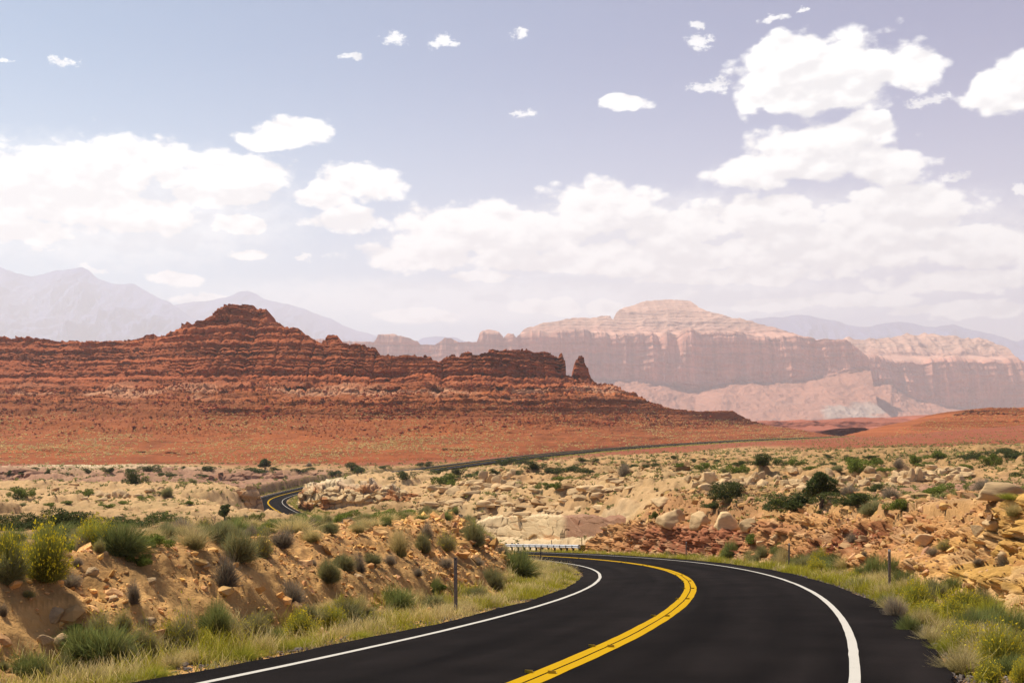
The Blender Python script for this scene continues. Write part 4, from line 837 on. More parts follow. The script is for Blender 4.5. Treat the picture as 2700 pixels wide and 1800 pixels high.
# a bare branching shrub
def twig_shape(seed):
    r_ = np.random.default_rng(seed); P = []
    def grow(p, d, L, r, lev):
        q = p+d*L; P.append(limb(p, q, r, r*.6, 4, 3, L*.06, r_.integers(1e6)))
        if lev:
            for k in range(3): e = d+r_.normal(size=3)*.55; e /= np.linalg.norm(e); grow(q, e, L*.66, r*.6, lev-1)
    for k in range(4): e = np.array([r_.normal()*.6, r_.normal()*.6, 1]); e /= np.linalg.norm(e); grow(np.zeros(3), e, .4, .016, 3)
    v, f, c = join(P); return v, f, np.ones_like(v)*al(96,78,64)
for s in range(2): proto('bare_shrub', [(None, twig_shape(220+s), M['leaf'])])
SEEN = {}
def put(kind, name, loc, h, wide=1.0, label=None, cat='shrub', group=None, tilt=0, sink=.0, rz=None):
    L = PROTO[kind]; k = SEEN.get(kind, 0); SEEN[kind] = k+1; ps = L[k % len(L)]
    rz = random.uniform(0, 6.28) if rz is None else rz
    if ps[0][0] is None:
        o = bpy.data.objects.new(name, ps[0][1]); COL.objects.link(o)
    else:
        o = empty(name, (0, 0, 0))
        for n, me in ps:
            c = bpy.data.objects.new(n, me); COL.objects.link(c); c.parent = o
    o.location = (loc[0], loc[1], loc[2]-sink*h); o.rotation_euler = (random.uniform(-.1, .1), tilt, rz); o.scale = (h*wide, h*wide, h)
    return tag(o, label, cat, group)
# ------------------------------------------------------------------ plants standing where the photograph shows them
ORD = 'first second third fourth fifth sixth seventh eighth ninth tenth eleventh twelfth thirteenth fourteenth fifteenth sixteenth seventeenth eighteenth nineteenth twentieth'.split()
ORD += ['twenty-'+q for q in ORD[:9]]+['thirtieth']+['thirty-'+q for q in ORD[:9]]+['fortieth']+['forty-'+q for q in ORD[:9]]
PL = []                                                         # (picture column, row of base, width, height, kind, label, zone)
def rows(txt, k, ox, oy, zone):
    for q in txt.strip().replace('\n', ';').split(';'):
        a = q.split('|'); f = a[0].split()
        PL.append((float(f[0])*k+ox, float(f[1])*k+oy, float(f[2])*k, float(f[3])*k, f[4], a[1].strip() if len(a) > 1 else None, zone))
rows("""310 885 320 310 rabbitbrush|large rabbitbrush full of yellow flowers at the left end of the bank crest
40 830 260 270 rabbitbrush|pale yellow rabbitbrush cut off by the left border of the photo
60 880 250 190 sagebrush|grey sagebrush below the large yellow rabbitbrush on the left bank
620 655 290 190 rabbitbrush|rabbitbrush with a yellow flowered top behind the wide grey sagebrush
830 690 330 200 green_sagebrush|widest grey green sagebrush on the crest of the left bank
380 575 300 95 green_sagebrush;560 640 180 120 sagebrush;1330 645 210 120 grass_tuft;1090 655 170 80 green_shrub;1000 610 190 100 grass_tuft;1150 570 190 95 sagebrush
1640 735 260 200 sagebrush|dark grey sagebrush hanging over the rim of the left bank
1790 700 170 170 sparse_rabbitbrush|pale feathery rabbitbrush next to the dark sagebrush on the bank rim
1940 650 200 120 dead_shrub|spiky grey shrub on the rim right of the pale feathery rabbitbrush
2030 545 240 100 grass_tuft;2150 598 140 80 grass_tuft;1500 590 240 120 sagebrush;1620 560 240 110 green_sagebrush;2260 538 130 70 sagebrush;1720 520 160 70 grass_tuft;1390 540 140 60 green_sagebrush;1260 560 150 70 grass_tuft;860 560 200 80 green_sagebrush;100 610 200 90 green_sagebrush;700 560 180 70 sagebrush;1900 500 160 60 green_sagebrush;2080 470 150 60 green_shrub""", .38265, 0, 1200, 'on the left bank crest')
rows("""1555 920 200 210 dead_shrub|large grey purple shrub hanging halfway down the dirt bank
920 1020 105 140 dead_shrub|small dark grey shrub alone on the bare dirt bank
480 930 170 85 dead_shrub;195 1005 85 52 sagebrush;850 722 90 34 dead_shrub;980 755 120 68 green_shrub;2010 1020 210 140 dead_shrub;2260 900 170 120 sagebrush;2340 780 120 80 sagebrush;20 1110 80 80 dead_shrub;530 760 100 50 dead_shrub""", .38265, 0, 1200, 'on the bare left bank face')
rows("""1480 1290 290 210 green_sagebrush|dark green sagebrush at the bank foot behind a pale spiky bush
1290 1345 270 270 sparse_rabbitbrush|pale spiky bush with grey stems at the bank foot
1750 1270 230 170 sparse_rabbitbrush|feathery bush with yellow flowers on its right side
2060 1245 240 150 rabbitbrush|round yellow green rabbitbrush left of the small pink stones
2285 1195 200 110 rabbitbrush|rabbitbrush with orange yellow flowers above the small pink stones
680 1290 180 210 sparse_rabbitbrush|tall thin yellow flowered bush on the lower left slope
850 1260 130 160 sparse_rabbitbrush|small pale plant beside the tall thin yellow bush
720 1440 430 230 green_sagebrush|largest tangled green bush at the foot of the left bank
560 1480 300 190 green_sagebrush|tangled green bush left of the largest one
840 1350 160 75 dead_shrub|dead grey tangle behind the largest green bush
960 1420 220 190 sparse_rabbitbrush;200 1520 270 120 green_sagebrush;440 1545 130 150 sagebrush;20 1480 70 70 sagebrush;850 1575 190 60 green_tuft;1070 1550 230 85 green_tuft;1680 1420 230 95 green_tuft;1960 1350 150 70 green_tuft;2070 1330 140 60 green_tuft;1900 1310 170 110 green_sagebrush;500 1230 130 60 green_shrub;1560 1330 180 120 grass_tuft;650 1560 190 90 grass_tuft;300 1560 150 90 sagebrush;1190 1470 160 90 grass_tuft;1330 1440 180 100 grass_tuft;1820 1360 150 100 grass_tuft""", .38265, 0, 1200, 'at the left bank foot')
rows("""540 800 150 115 sagebrush;650 810 110 120 dead_shrub;430 900 165 130 sagebrush;740 765 150 65 sagebrush;860 775 110 60 dead_shrub;1110 580 110 115 dead_shrub;1090 680 130 115 sagebrush;1240 670 170 110 sparse_rabbitbrush
1440 620 170 160 sagebrush|large grey green sagebrush near the top end of the left bank
1540 600 70 50 dead_shrub;1460 760 90 45 dead_shrub;1240 790 140 55 dead_shrub;1190 980 110 55 green_shrub;330 770 60 40 dead_shrub;1050 830 80 50 dead_shrub;1360 560 90 50 sagebrush""", .38265, 700, 1200, 'on the rocky bank end')
rows("""900 1085 270 170 green_sagebrush|big dark green sagebrush at the bank foot left of the tall post
1160 1070 170 120 sagebrush;560 1175 240 140 sagebrush;720 1205 190 115 sparse_rabbitbrush;1570 920 190 130 sagebrush
1620 890 110 80 grass_tuft|pale blond grass tuft in the dark verge inside the first bend
1740 850 260 170 green_sagebrush;1450 1000 160 110 sagebrush;1630 700 130 70 dead_shrub;1720 760 180 80 green_sagebrush;930 700 130 170 grass_tuft;820 1150 150 90 grass_tuft;900 1160 130 70 green_tuft;980 1150 140 70 grass_tuft;1520 1050 180 80 grass_tuft;1840 790 200 70 grass_tuft;1900 860 180 70 grass_tuft;2050 830 160 70 grass_tuft;1380 1080 160 70 grass_tuft;1250 1100 150 70 grass_tuft;660 1270 140 50 green_tuft;280 1330 130 60 green_tuft""", .38265, 700, 1200, 'inside the first bend')
rows("""550 470 140 55 green_shrub;430 540 150 75 sagebrush;640 530 120 62 grass_tuft;330 480 160 60 green_sagebrush;880 440 180 62 green_shrub;970 425 110 50 sagebrush;1110 425 130 65 sagebrush;760 450 110 40 green_shrub;250 440 110 40 green_sagebrush;1230 450 120 50 green_sagebrush;1400 470 100 50 sagebrush""", .38265, 700, 1200, 'along the bank back edge')
rows("""130 515 270 130 juniper|dark juniper at the left border below the sandstone flat
340 500 290 175 juniper|tallest dark juniper of the clump below the sandstone flat
500 505 190 150 juniper|dark juniper at the right side of the clump below the sandstone flat
940 500 280 130 juniper|low spreading dark juniper alone below the cream ledges
1545 455 85 120 juniper_tree|small upright juniper with bare twigs beside it near the second bend
700 495 140 75 juniper;1330 490 150 60 bare_shrub;1470 470 110 60 bare_shrub;1260 490 90 50 bare_shrub;1690 450 60 40 dead_shrub;1770 450 60 50 green_shrub""", .38265, 0, 1200, 'in the dip behind the bank')
rows("""700 245 170 125 juniper|dark rounded juniper in front of the boulder row
1210 305 150 205 juniper_tree|tall juniper tree with a visible trunk in front of the boulder row
1060 300 210 120 juniper|dark wide juniper just left of the tall juniper tree
1050 305 130 55 green_shrub;1430 298 210 92 juniper|dark green low juniper mound right of the tall juniper tree
1500 328 200 65 sagebrush;1660 308 120 65 green_shrub;600 298 105 50 juniper;1850 230 145 52 green_shrub;1600 255 130 65 dead_shrub;1510 200 80 48 juniper;2060 245 100 38 sagebrush;2265 245 95 28 green_tuft;2330 130 75 38 juniper;830 245 90 60 bare_shrub;690 285 50 35 sagebrush;1360 225 120 50 dead_shrub;2120 205 120 60 dead_shrub""", .46769, 1600, 1200, 'above the right rock cut')
rows("""690 588 135 100 green_sagebrush|olive bush standing against the brown rock cut by the road
825 498 90 55 green_shrub;1390 488 95 50 dead_shrub;1910 530 110 55 sparse_rabbitbrush;2290 338 95 60 grass_tuft;990 372 45 32 green_shrub;1840 560 90 40 dead_shrub;2240 620 100 60 dead_shrub;2090 610 60 30 dead_shrub;1450 570 40 30 dead_shrub;270 355 30 40 green_shrub""", .46769, 1600, 1200, 'on the right rock cut')
rows("""1105 640 115 62 sagebrush;1260 640 150 78 green_sagebrush;835 608 65 45 sagebrush;965 608 95 55 sagebrush;1500 690 170 110 green_sagebrush;1600 720 150 120 green_sagebrush;1420 760 140 78 sagebrush;340 570 60 26 sagebrush;490 590 70 26 green_sagebrush;640 600 70 28 green_tuft
1625 925 150 120 dead_shrub|dark bush at the pavement edge in front of the nearest right post
1740 870 180 140 rabbitbrush|bright yellow green bush just right of the nearest right post
1850 800 140 95 sagebrush;1950 780 150 90 green_sagebrush;2130 905 180 125 sagebrush|grey green sagebrush under the pale rock shelf at the right
1950 945 240 105 rabbitbrush|brownish yellow bush on the right verge below the rock shelf
2220 1200 280 200 rabbitbrush|largest yellow flowering bush in the lower right corner
2010 1120 210 130 rabbitbrush|yellow flowering bush left of the largest one in the right corner
1830 1070 150 90 grass_tuft;2330 970 85 65 sagebrush;1990 1240 210 130 grass_tuft;2320 1120 130 110 sagebrush;1710 1010 150 95 green_sagebrush;1780 960 130 80 grass_tuft;1560 800 120 70 grass_tuft;1480 740 120 60 grass_tuft;1330 700 120 50 grass_tuft;1180 680 110 45 green_tuft;1040 660 100 40 green_tuft;900 640 90 36 green_tuft;1690 790 110 70 grass_tuft;1560 860 90 60 green_sagebrush;1900 1010 130 70 grass_tuft;2200 960 120 60 sagebrush;2100 1000 130 70 grass_tuft;2260 1040 120 70 green_sagebrush;2150 1290 170 110 rabbitbrush;2330 1280 130 110 rabbitbrush;1900 1130 120 90 green_tuft""", .46769, 1600, 1200, 'on the right verge')
rows("""235 1308 44 28 juniper;365 1425 115 78 juniper;205 1445 52 34 juniper;545 1402 62 26 juniper;795 1384 44 34 juniper;850 1380 62 34 juniper;680 1480 85 76 juniper;1370 1380 48 54 juniper;1475 1370 115 66 juniper;1070 1458 105 54 juniper;1170 1458 95 54 juniper;985 1515 140 82 green_shrub;1600 1425 105 64 juniper;1700 1435 125 54 juniper;1840 1420 105 54 juniper;1930 1435 85 54 juniper;1925 1370 62 34 juniper;2010 1355 60 26 juniper;2215 1455 85 76 dead_shrub;2305 1404 85 34 juniper;1780 1494 85 34 green_shrub;1750 1544 54 44 green_shrub;1665 1548 95 42 green_shrub;900 1430 110 30 juniper;1320 1440 60 34 juniper;1450 1440 90 30 juniper;1650 1340 60 26 juniper""", .38265, 800, 700, 'below the far road straight')
rows("""175 1148 62 28 juniper;250 1148 62 34 juniper;100 1188 74 64 dead_shrub;555 1158 64 38 green_shrub;745 1178 74 48 green_shrub;890 1165 145 76 juniper;740 1143 64 34 juniper;1370 1118 54 44 juniper;1410 1168 105 76 green_shrub;1505 1123 84 38 green_shrub;1640 1143 84 54 dead_shrub;1735 1118 54 48 green_shrub;1865 1098 84 44 green_shrub;2075 1093 135 60 juniper;2170 1133 74 64 green_shrub;2290 1093 105 64 juniper;2250 1063 84 44 juniper;1050 1128 64 34 green_shrub;1240 1128 64 28 juniper;1490 1092 64 22 juniper;370 1090 40 24 juniper;500 1110 50 24 juniper;620 1110 40 16 juniper;1250 1090 60 20 juniper;1000 1090 40 16 juniper;400 1145 60 24 green_shrub;1150 1165 70 26 green_shrub;1300 1165 80 30 sagebrush;660 1175 60 30 sagebrush;1560 1165 80 24 green_shrub;1800 1145 60 24 green_shrub;2000 1150 70 26 green_shrub""", .46769, 1600, 700, 'on the scrubby right flats')
rows("""60 133 34 38 juniper;325 133 44 44 juniper;430 138 84 28 juniper;610 128 54 34 juniper;770 123 74 38 juniper;1035 118 94 60 juniper;930 195 115 118 juniper;1160 148 84 38 juniper;1415 118 84 48 juniper;1825 112 74 86 juniper_tree;1770 118 115 44 juniper;2070 118 115 44 juniper;1400 148 64 28 juniper;105 303 74 50 green_shrub;175 303 74 54 green_shrub;600 285 80 44 green_shrub;1190 475 84 44 green_shrub;740 368 70 28 green_shrub;1150 290 90 60 sagebrush;860 340 60 24 green_shrub;1300 350 60 24 green_shrub;1000 310 60 26 green_shrub;340 350 60 24 green_shrub;160 350 60 20 sagebrush;470 350 60 22 green_shrub;900 110 40 20 juniper;1260 90 26 18 juniper;1900 105 60 24 juniper;2130 80 50 24 dead_shrub;2310 140 54 34 juniper;240 100 40 16 juniper;150 135 34 20 juniper;1330 205 60 26 sagebrush;1700 460 60 30 green_shrub""", .38265, 0, 1200, 'on the far left flats')
DESC = {'sagebrush': ('sagebrush', 'grey sagebrush', 'shrub'), 'green_sagebrush': ('sagebrush', 'grey green sagebrush', 'shrub'), 'rabbitbrush': ('rabbitbrush', 'yellow flowered rabbitbrush', 'shrub'),
        'sparse_rabbitbrush': ('rabbitbrush', 'pale feathery rabbitbrush', 'shrub'), 'dead_shrub': ('dry_shrub', 'dry greyish shrub', 'shrub'), 'grass_tuft': ('grass_tuft', 'blond grass tuft', 'grass'),
        'green_tuft': ('grass_tuft', 'yellow green grass tuft', 'grass'), 'juniper': ('juniper', 'dark green juniper', 'tree'), 'juniper_tree': ('juniper', 'upright juniper tree', 'tree'),
        'green_shrub': ('leafy_shrub', 'leafy green shrub', 'shrub'), 'bare_shrub': ('bare_shrub', 'leafless twiggy shrub', 'shrub')}
rq = np.random.default_rng(71)
rimx, rimy = [0, 200, 400, 566, 780, 1006, 1083, 1216], [1500, 1462, 1446, 1430, 1412, 1390, 1383, 1368]
for i in range(84):
    x = rq.uniform(-10, 1200); y = np.interp(x, rimx, rimy)-rq.uniform(2, 38)*np.interp(x, [0, 1200], [1.2, .5]); k = rq.choice(['sagebrush', 'green_sagebrush', 'grass_tuft', 'green_shrub', 'sparse_rabbitbrush', 'dead_shrub'], p=[.25, .25, .22, .1, .1, .08]); sc_ = np.interp(x, [0, 1200], [1.2, .6])
    PL.append((x, y, rq.uniform(30, 75)*sc_, rq.uniform(18, 40)*sc_, k, None, 'on the left bank crest'))
for i in range(40):
    x = rq.uniform(180, 1180); y = np.interp(x, [180, 440, 612, 823, 968, 1200], [1790, 1740, 1690, 1665, 1630, 1600])-rq.uniform(-6, 36); k = rq.choice(['sagebrush', 'green_sagebrush', 'grass_tuft', 'sparse_rabbitbrush', 'rabbitbrush', 'green_tuft'], p=[.2, .25, .25, .12, .1, .08]); sc_ = np.interp(x, [180, 1200], [1.5, .8])
    PL.append((x, y, rq.uniform(30, 70)*sc_, rq.uniform(22, 46)*sc_, k, None, 'at the left bank foot'))
for i in range(46):
    x = rq.uniform(1900, 2690); y = np.interp(x, [1900, 2100, 2250, 2400, 2700], [1478, 1505, 1560, 1650, 1790])-rq.uniform(-4, 70)*np.interp(x, [1900, 2700], [.35, 1.7]); k = rq.choice(['sagebrush', 'green_sagebrush', 'grass_tuft', 'rabbitbrush', 'green_tuft'], p=[.2, .26, .24, .16, .14]); sc_ = np.interp(x, [1900, 2700], [.5, 1.5])
    PL.append((x, y, rq.uniform(36, 80)*sc_, rq.uniform(26, 52)*sc_, k, None, 'on the right verge'))
pp = np.array([q[:4] for q in PL]); HP, HOK = hit(pp[:, 0], pp[:, 1])
cnt = {}
for i in np.argsort(pp[:, 0]):
    q = PL[i]; kind = q[4]
    if not HOK[i]: continue
    nm, ds, cat = DESC[kind]; p = HP[i]; Y = p[1]; h = q[3]/FPX*Y; wd = q[2]/FPX*Y
    unitw = {'grass_tuft': 1.05, 'green_tuft': 1.3, 'juniper_tree': .75, 'bare_shrub': 1.1, 'juniper': 1.25, 'green_shrub': 1.2}.get(kind, 1.05)
    lab = q[5]
    if lab is None:
        kk = (ds, q[6]); cnt[kk] = cnt.get(kk, 0)+1; lab = '%s %s from the left %s' % (ORD[cnt[kk]-1], ds, q[6])
    hh = max(h*(1.55 if kind not in ('juniper', 'juniper_tree') else 1.0), .12)
    put(kind, nm, p, hh, np.clip(wd*1.22/unitw/hh, .6, 2.8), lab, cat, ds+' plants '+q[6], sink=.04)
# ------------------------------------------------------------------ stones and boulders
def ico(sub):
    bm = bmesh.new(); bmesh.ops.create_icosphere(bm, subdivisions=sub, radius=1); v = np.array([q.co[:] for q in bm.verts]); f = np.array([[q.index for q in p.verts] for p in bm.faces]); bm.free(); return v, f
I1 = ico(1); I4 = ico(4)
def rot_rand(n, r_):
    q = r_.normal(size=(n, 4)); q /= np.linalg.norm(q, axis=1)[:, None]; a, b, c, d = q.T
    return np.stack([np.stack([1-2*(c*c+d*d), 2*(b*c-a*d), 2*(b*d+a*c)], -1), np.stack([2*(b*c+a*d), 1-2*(b*b+d*d), 2*(c*d-a*b)], -1), np.stack([2*(b*d-a*c), 2*(c*d+a*b), 1-2*(b*b+c*c)], -1)], 1)
def stone_mass(name, P_, size, cols, label, seed, flat=.55, tilt=.5, mat=None):
    r_ = np.random.default_rng(seed); v, f = I1; n = len(P_); nv = len(v)
    sc = r_.uniform(.55, 1.3, (n, 3)); V = v[None]*(1+.38*r_.normal(size=(n, nv, 1)).clip(-1, 1))*sc[:, None]
    V = np.einsum('nij,nvj->nvi', rot_rand(n, r_), V)*np.array([1, 1, flat]); 
    an = r_.normal(size=n)*tilt; c, s = np.cos(an), np.sin(an); V = np.stack([V[..., 0]*c[:, None]-V[..., 2]*s[:, None], V[..., 1], V[..., 0]*s[:, None]+V[..., 2]*c[:, None]], -1)
    V = V*size[:, None, None]+P_[:, None]+np.array([0, 0, .12])*size[:, None, None]
    F_ = (f[None]+np.arange(n)[:, None, None]*nv).reshape(-1, 3)
    o = mesh_from(name, V.reshape(-1, 3), F_, mat or M['rock'], False, col=np.repeat(cols, nv, 0)); return tag(o, label, 'stones', kind='stuff')
def size_law(n, r_, lo, hi, p=2.2): return lo*(1-r_.uniform(0, 1, n)*(1-(lo/hi)**p))**(-1/p)
def bank_stones(name, s0, s1, o0, o1, n, base, lab, seed, lo, hi, clus=.1):
    r_ = np.random.default_rng(seed); s = s0+(s1-s0)*r_.uniform(0, 1, n*2)**1.3; o = r_.uniform(o0, o1, n*2); x, y = road_xy(s, o)
    k = fbm(x/2.5, y/2.5, seed, 3)+r_.normal(size=n*2)*.3 > clus-.3; x, y = x[k][:n], y[k][:n]; z, c, oo, ss = ground_z(x, y)
    ok = abs(oo) > abs(o0 if abs(o0) < abs(o1) else o1)-.4; x, y, z, c = x[ok], y[ok], z[ok], c[ok]; m = len(x); sz = size_law(m, r_, lo, hi)*(np.clip(y/35, .8, 2.2))
    col = (c*.4+base*.6)*r_.uniform(.65, 1.45, (m, 1))*np.concatenate([np.ones((m, 1)), r_.uniform(.92, 1.08, (m, 1)), r_.uniform(.8, 1.2, (m, 1))], 1)
    return stone_mass(name, np.stack([x, y, z], 1), sz, col, lab, seed)
bank_stones('stones', 0, 105, -15, -6.6, 40000, CLS['t'], 'loose tan stones strewn over the left dirt bank', 5, .020, .24)
G_, H_, gy_, full_ = CUT_S; r_ = np.random.default_rng(6); cand = np.where((~full_) & (gy_ > .8)); wq = np.clip(G_[cand][:, 1], 10, 200)**.5; sel = r_.choice(len(cand[0]), 6000, replace=False, p=wq/wq.sum()); P_ = G_[cand[0][sel], cand[1][sel]]
stone_mass('stones', P_, size_law(len(P_), r_, .035, .26)*np.clip(P_[:, 1]/40, .7, 2), (lin(212,168,116)/1.4)*r_.uniform(.55, 1.35, (len(P_), 1))*np.concatenate([np.ones((len(P_), 1)), r_.uniform(.9, 1.05, (len(P_), 1)), r_.uniform(.7, 1.2, (len(P_), 1))], 1), 'broken rock fragments lying on the right road cut', 6)
r_ = np.random.default_rng(9); n = 10000
u_ = r_.uniform(-.5, .5, n); Y_ = np.exp(r_.uniform(math.log(85), math.log(430), n)); x_, y_ = u_*Y_, Y_
cl_ = fbm(x_/20, y_/20, 6.0, 3)+r_.normal(size=n)*.25 > -.05; x_, y_ = x_[cl_], y_[cl_]; z_, c_, o_, s__ = ground_z(x_, y_); k = abs(o_) > 8; x_, y_, z_, c_ = x_[k], y_[k], z_[k], c_[k]; m = len(x_)
stone_mass('stones', np.stack([x_, y_, z_], 1), size_law(m, r_, .12, 1.1, 2.5)*np.clip(y_/170, .6, 1.6), (c_*.6+CLS['c']*.5)*r_.uniform(.7, 1.35, (m, 1)), 'scattered cream stones over the middle flats', 9, .42, .15)
bank_stones('stones', 0, 105, -15, -7.2, 800, CLS['t'], 'larger angular tan stones half buried in the left bank', 8, .08, .25, .2)
r_ = np.random.default_rng(19); n = 6000; u_ = r_.uniform(-.10, .16, n); Y_ = r_.uniform(158, 290, n); x_, y_ = u_*Y_, Y_; k = fbm(x_/9, y_/9, 4.0, 3)+r_.normal(size=n)*.2 > .05; x_, y_ = x_[k], y_[k]; z_, c_, o_, s__ = ground_z(x_, y_); k = abs(o_) > 8; x_, y_, z_ = x_[k], y_[k], z_[k]; m = len(x_)
stone_mass('stones', np.stack([x_, y_, z_], 1), size_law(m, r_, .2, 1.5, 2.4), (lin(218,172,116)/1.45)*r_.uniform(.6, 1.25, (m, 1)), 'broken tan ledge rock strewn between the bluff and the right cut', 20, .38, .12)
bank_stones('stones', -4, 112, 9.5, 26, 6000, CLS['p'], 'loose tan stones on the shelf above the right road cut', 28, .05, .40, -.1)
# rubble on the butte's slope
G_, H_, gy_, full_ = BUTTE_S
cand = np.where((~full_) & (H_ > 5) & (H_ < 50) & (gy_ > 1.2)); r_ = np.random.default_rng(15)
wgt = .12+np.clip(fbm(G_[cand][:, 0]/55, G_[cand][:, 2]/6, 2, 3)+.15, 0, 1)*sstep(H_[cand], 7, 16); wgt *= sstep(H_[cand], 6, 15)+.1
sel = r_.choice(len(cand[0]), 9000, p=wgt/wgt.sum(), replace=False); P_ = G_[cand[0][sel], cand[1][sel]]
stone_mass('stones', P_, size_law(len(P_), r_, .4, 1.9, 2.8)*(.45+.55*sstep(P_[:, 2], -6, 12)), (lin(176,86,54)/1.35)*r_.uniform(.6, 1.35, (len(P_), 1)), 'red rubble lying over the slope below the butte cliffs', 16, .8, .3)
def boulder_mesh(seed, squareness=.4, smooth=False):
    r_ = np.random.default_rng(seed); v, f = I4; v = v.copy()
    v = v/np.maximum(np.abs(v).max(1)[:, None]**squareness, .3)
    for k in range(15):
        nrm = r_.normal(size=3); nrm /= np.linalg.norm(nrm); dd = r_.uniform(.52, .92); t = v@nrm-dd; v = v-np.clip(t, 0, None)[:, None]*nrm*.9
    nz = fbm(v[:, 0]*1.6+seed, v[:, 1]*1.6, v[:, 2]*1.6, 4)*.10; lay = (perlin(v[:, 0]*.8, v[:, 1]*.8+seed, v[:, 2]*7)*.045)
    v = v*(1+nz+lay)[:, None]; v[:, 2] = np.maximum(v[:, 2], -.55)
    col = np.ones((len(v), 3))*(lin(232,196,146)/1.45)*(1+.22*fbm(v[:, 0]*2, v[:, 1]*2, v[:, 2]*3+seed, 4))[:, None]
    return mesh_from('boulder', v, f, M['rock'], True, col=col, link=False)
BM = [boulder_mesh(400+i, .35+.12*(i % 4)) for i in range(9)]; SQ = [boulder_mesh(440+i, .8) for i in range(4)]
def boulder(x, y, w_, h_, lab, group, rz=None, tilt=.15, depth=.9, name='boulder', cat='boulder', k=None, p=None):
    if p is None:
        hp, ok = hit([x], [y])
        if not ok[0]: return
        p = hp[0]
    a, b = w_/FPX*p[1]/2, h_/FPX*p[1]/1.5
    o = bpy.data.objects.new(name, (BM+SQ)[random.randrange(9) if k is None else k]); COL.objects.link(o)
    o.location = (p[0], p[1]+a*depth*.55, p[2]+b*.24); o.scale = (a, a*depth, b); o.rotation_euler = (random.uniform(-tilt, tilt), random.uniform(-tilt, tilt), random.uniform(-.5, .5) if rz is None else rz)
    return tag(o, lab, cat, group, 'thing')
def zpts(txt, k, ox, oy): return [(float(a[0])*k+ox, float(a[1])*k+oy, float(a[2])*k, float(a[3])*k) for a in (q.split() for q in txt.replace('\n', ';').split(';'))]
random.seed(21)
for i, q in enumerate(zpts("1245 1490 80 70;1290 1500 60 80;1345 1510 90 70;1400 1480 60 60;1440 1470 70 50;1440 1530 90 50;1385 1520 60 50;1200 1530 90 60;1140 1540 80 40;1100 1520 60 40;1160 1500 60 40;1260 1540 90 50;1330 1550 90 50;1230 1470 60 60;1420 1450 50 50;1310 1470 50 50;1050 1550 70 40;1000 1555 60 30;1180 1560 80 40;1480 1505 60 40", .38265, 800, 700)):
    boulder(*q, '%s block from the left in the heap of angular cream blocks' % ORD[i] if i < 20 else None, 'blocks in the angular heap', tilt=.6, depth=.8)
for i, q in enumerate(zpts("640 300 60 40;690 290 100 50;730 300 60 40;790 300 50 50;830 290 90 40;870 300 70 40;950 295 100 50;700 318 90 30;1030 255 90 30;1100 245 60 25;580 310 60 25", .38265, 0, 1200)):
    boulder(*q, '%s slab from the left in the rock pile on the sandstone flat' % ORD[i], 'slabs on the sandstone flat', tilt=.5)
row = []
rr = np.random.default_rng(31)
for x in np.arange(430, 2080, 15.0):
    for lev in range(2 if 500 < x < 2000 else 1):
        if rr.uniform() < .60: row.append((x+rr.normal()*10, 1225+lev*28+rr.normal()*12-(x-540)*.012+(-25 if x > 1620 else 0), rr.uniform(30, 84)*(1.25 if 520 < x < 700 or x > 1600 else 1), rr.uniform(22, 52)))
row += [(1640, 1200, 60, 60), (1690, 1215, 60, 80), (1720, 1230, 50, 90), (1760, 1215, 60, 90), (1625, 1225, 60, 50), (1900, 1190, 80, 50), (580, 1250, 110, 90), (840, 1230, 70, 80)]
pr = np.array([(q[0]*.46769+1600, q[1]*.46769+700, q[2]*.46769, q[3]*.46769) for q in row]); hp_, ok_ = hit(pr[:, 0], pr[:, 1])
for i in np.argsort(pr[:, 0]):
    if ok_[i]: boulder(*pr[i], 'cream boulder in the long crowded row of boulders across the right flats', 'boulder row across the right flats', tilt=.35, p=hp_[i])
rs_ = np.random.default_rng(37); ps_ = np.stack([rs_.uniform(1130, 1760, 70), rs_.uniform(1282, 1362, 70), rs_.uniform(26, 70, 70), rs_.uniform(8, 18, 70)], 1); hs_, ok2 = hit(ps_[:, 0], ps_[:, 1])
for i in range(70):
    if ok2[i] and hs_[i][1] > 150: boulder(*ps_[i], 'low tan ledge slab among the broken ground between bluff and right cut', 'ledge slabs in the broken middle ground', tilt=.12, depth=.8, name='rock_slab', cat='rock slab', p=hs_[i])
# big varnished blocks at the top of the right-hand cut
for q, lb, k in ((( 375, 392, 175, 120), 'leftmost big square block with white streaks on the right cut', 1), ((535, 408, 155, 110), 'second big square block from the left on top of the right cut', 3), ((690, 418, 150, 115), 'third big brown block from the left on top of the right cut', 5), ((800, 425, 95, 80), 'smallest and rightmost of four big blocks on the right cut', 7)):
    x, y, w_, h_ = (q[0]*.46769+1600, q[1]*.46769+1200, q[2]*.46769, q[3]*.46769); boulder(x, y, w_*.98, h_*.95, lb, 'big blocks on the right cut', rz=.25, tilt=.05, name='rock_block', k=9+k//2, p=hit([x], [y-2])[0][0], depth=1.2)
for q, lb in (((250, 268, 170, 120), 'broad smooth dome of rock at the right edge above the cut'),):
    boulder(2260*.46769+1600, 235*.46769+1200, 330*.46769, 110*.46769, lb, None, rz=0, tilt=.05, k=4)
boulder(310*.46769+1600, 300*.46769+1200, 130*.46769, 60*.46769, 'low rounded rock behind the leftmost big block', None, k=0)
random.seed(5)
for x, y, w_, h_, lb in ((385, 1228, 60, 50, 'left of two small pink stones at the verge'), (455, 1232, 60, 50, 'right of two small pink stones at the verge'), (400, 1258, 60, 26, 'flat pink stone just below the two small pink stones'), (520, 1242, 40, 24, 'small pink stone right of the pair at the verge'), (345, 1125, 50, 50, 'pale stone beside the orange yellow flowered rabbitbrush'), (640, 870, 90, 40, 'flat grey stone on the bank above the tall post'), (1330, 1240, 60, 30, 'flat stone below the rock shelf by the post')):
    boulder(x*.38265+700, y*.38265+1200, w_*.38265, h_*.38265, lb, 'loose stones by the first bend', tilt=.4)
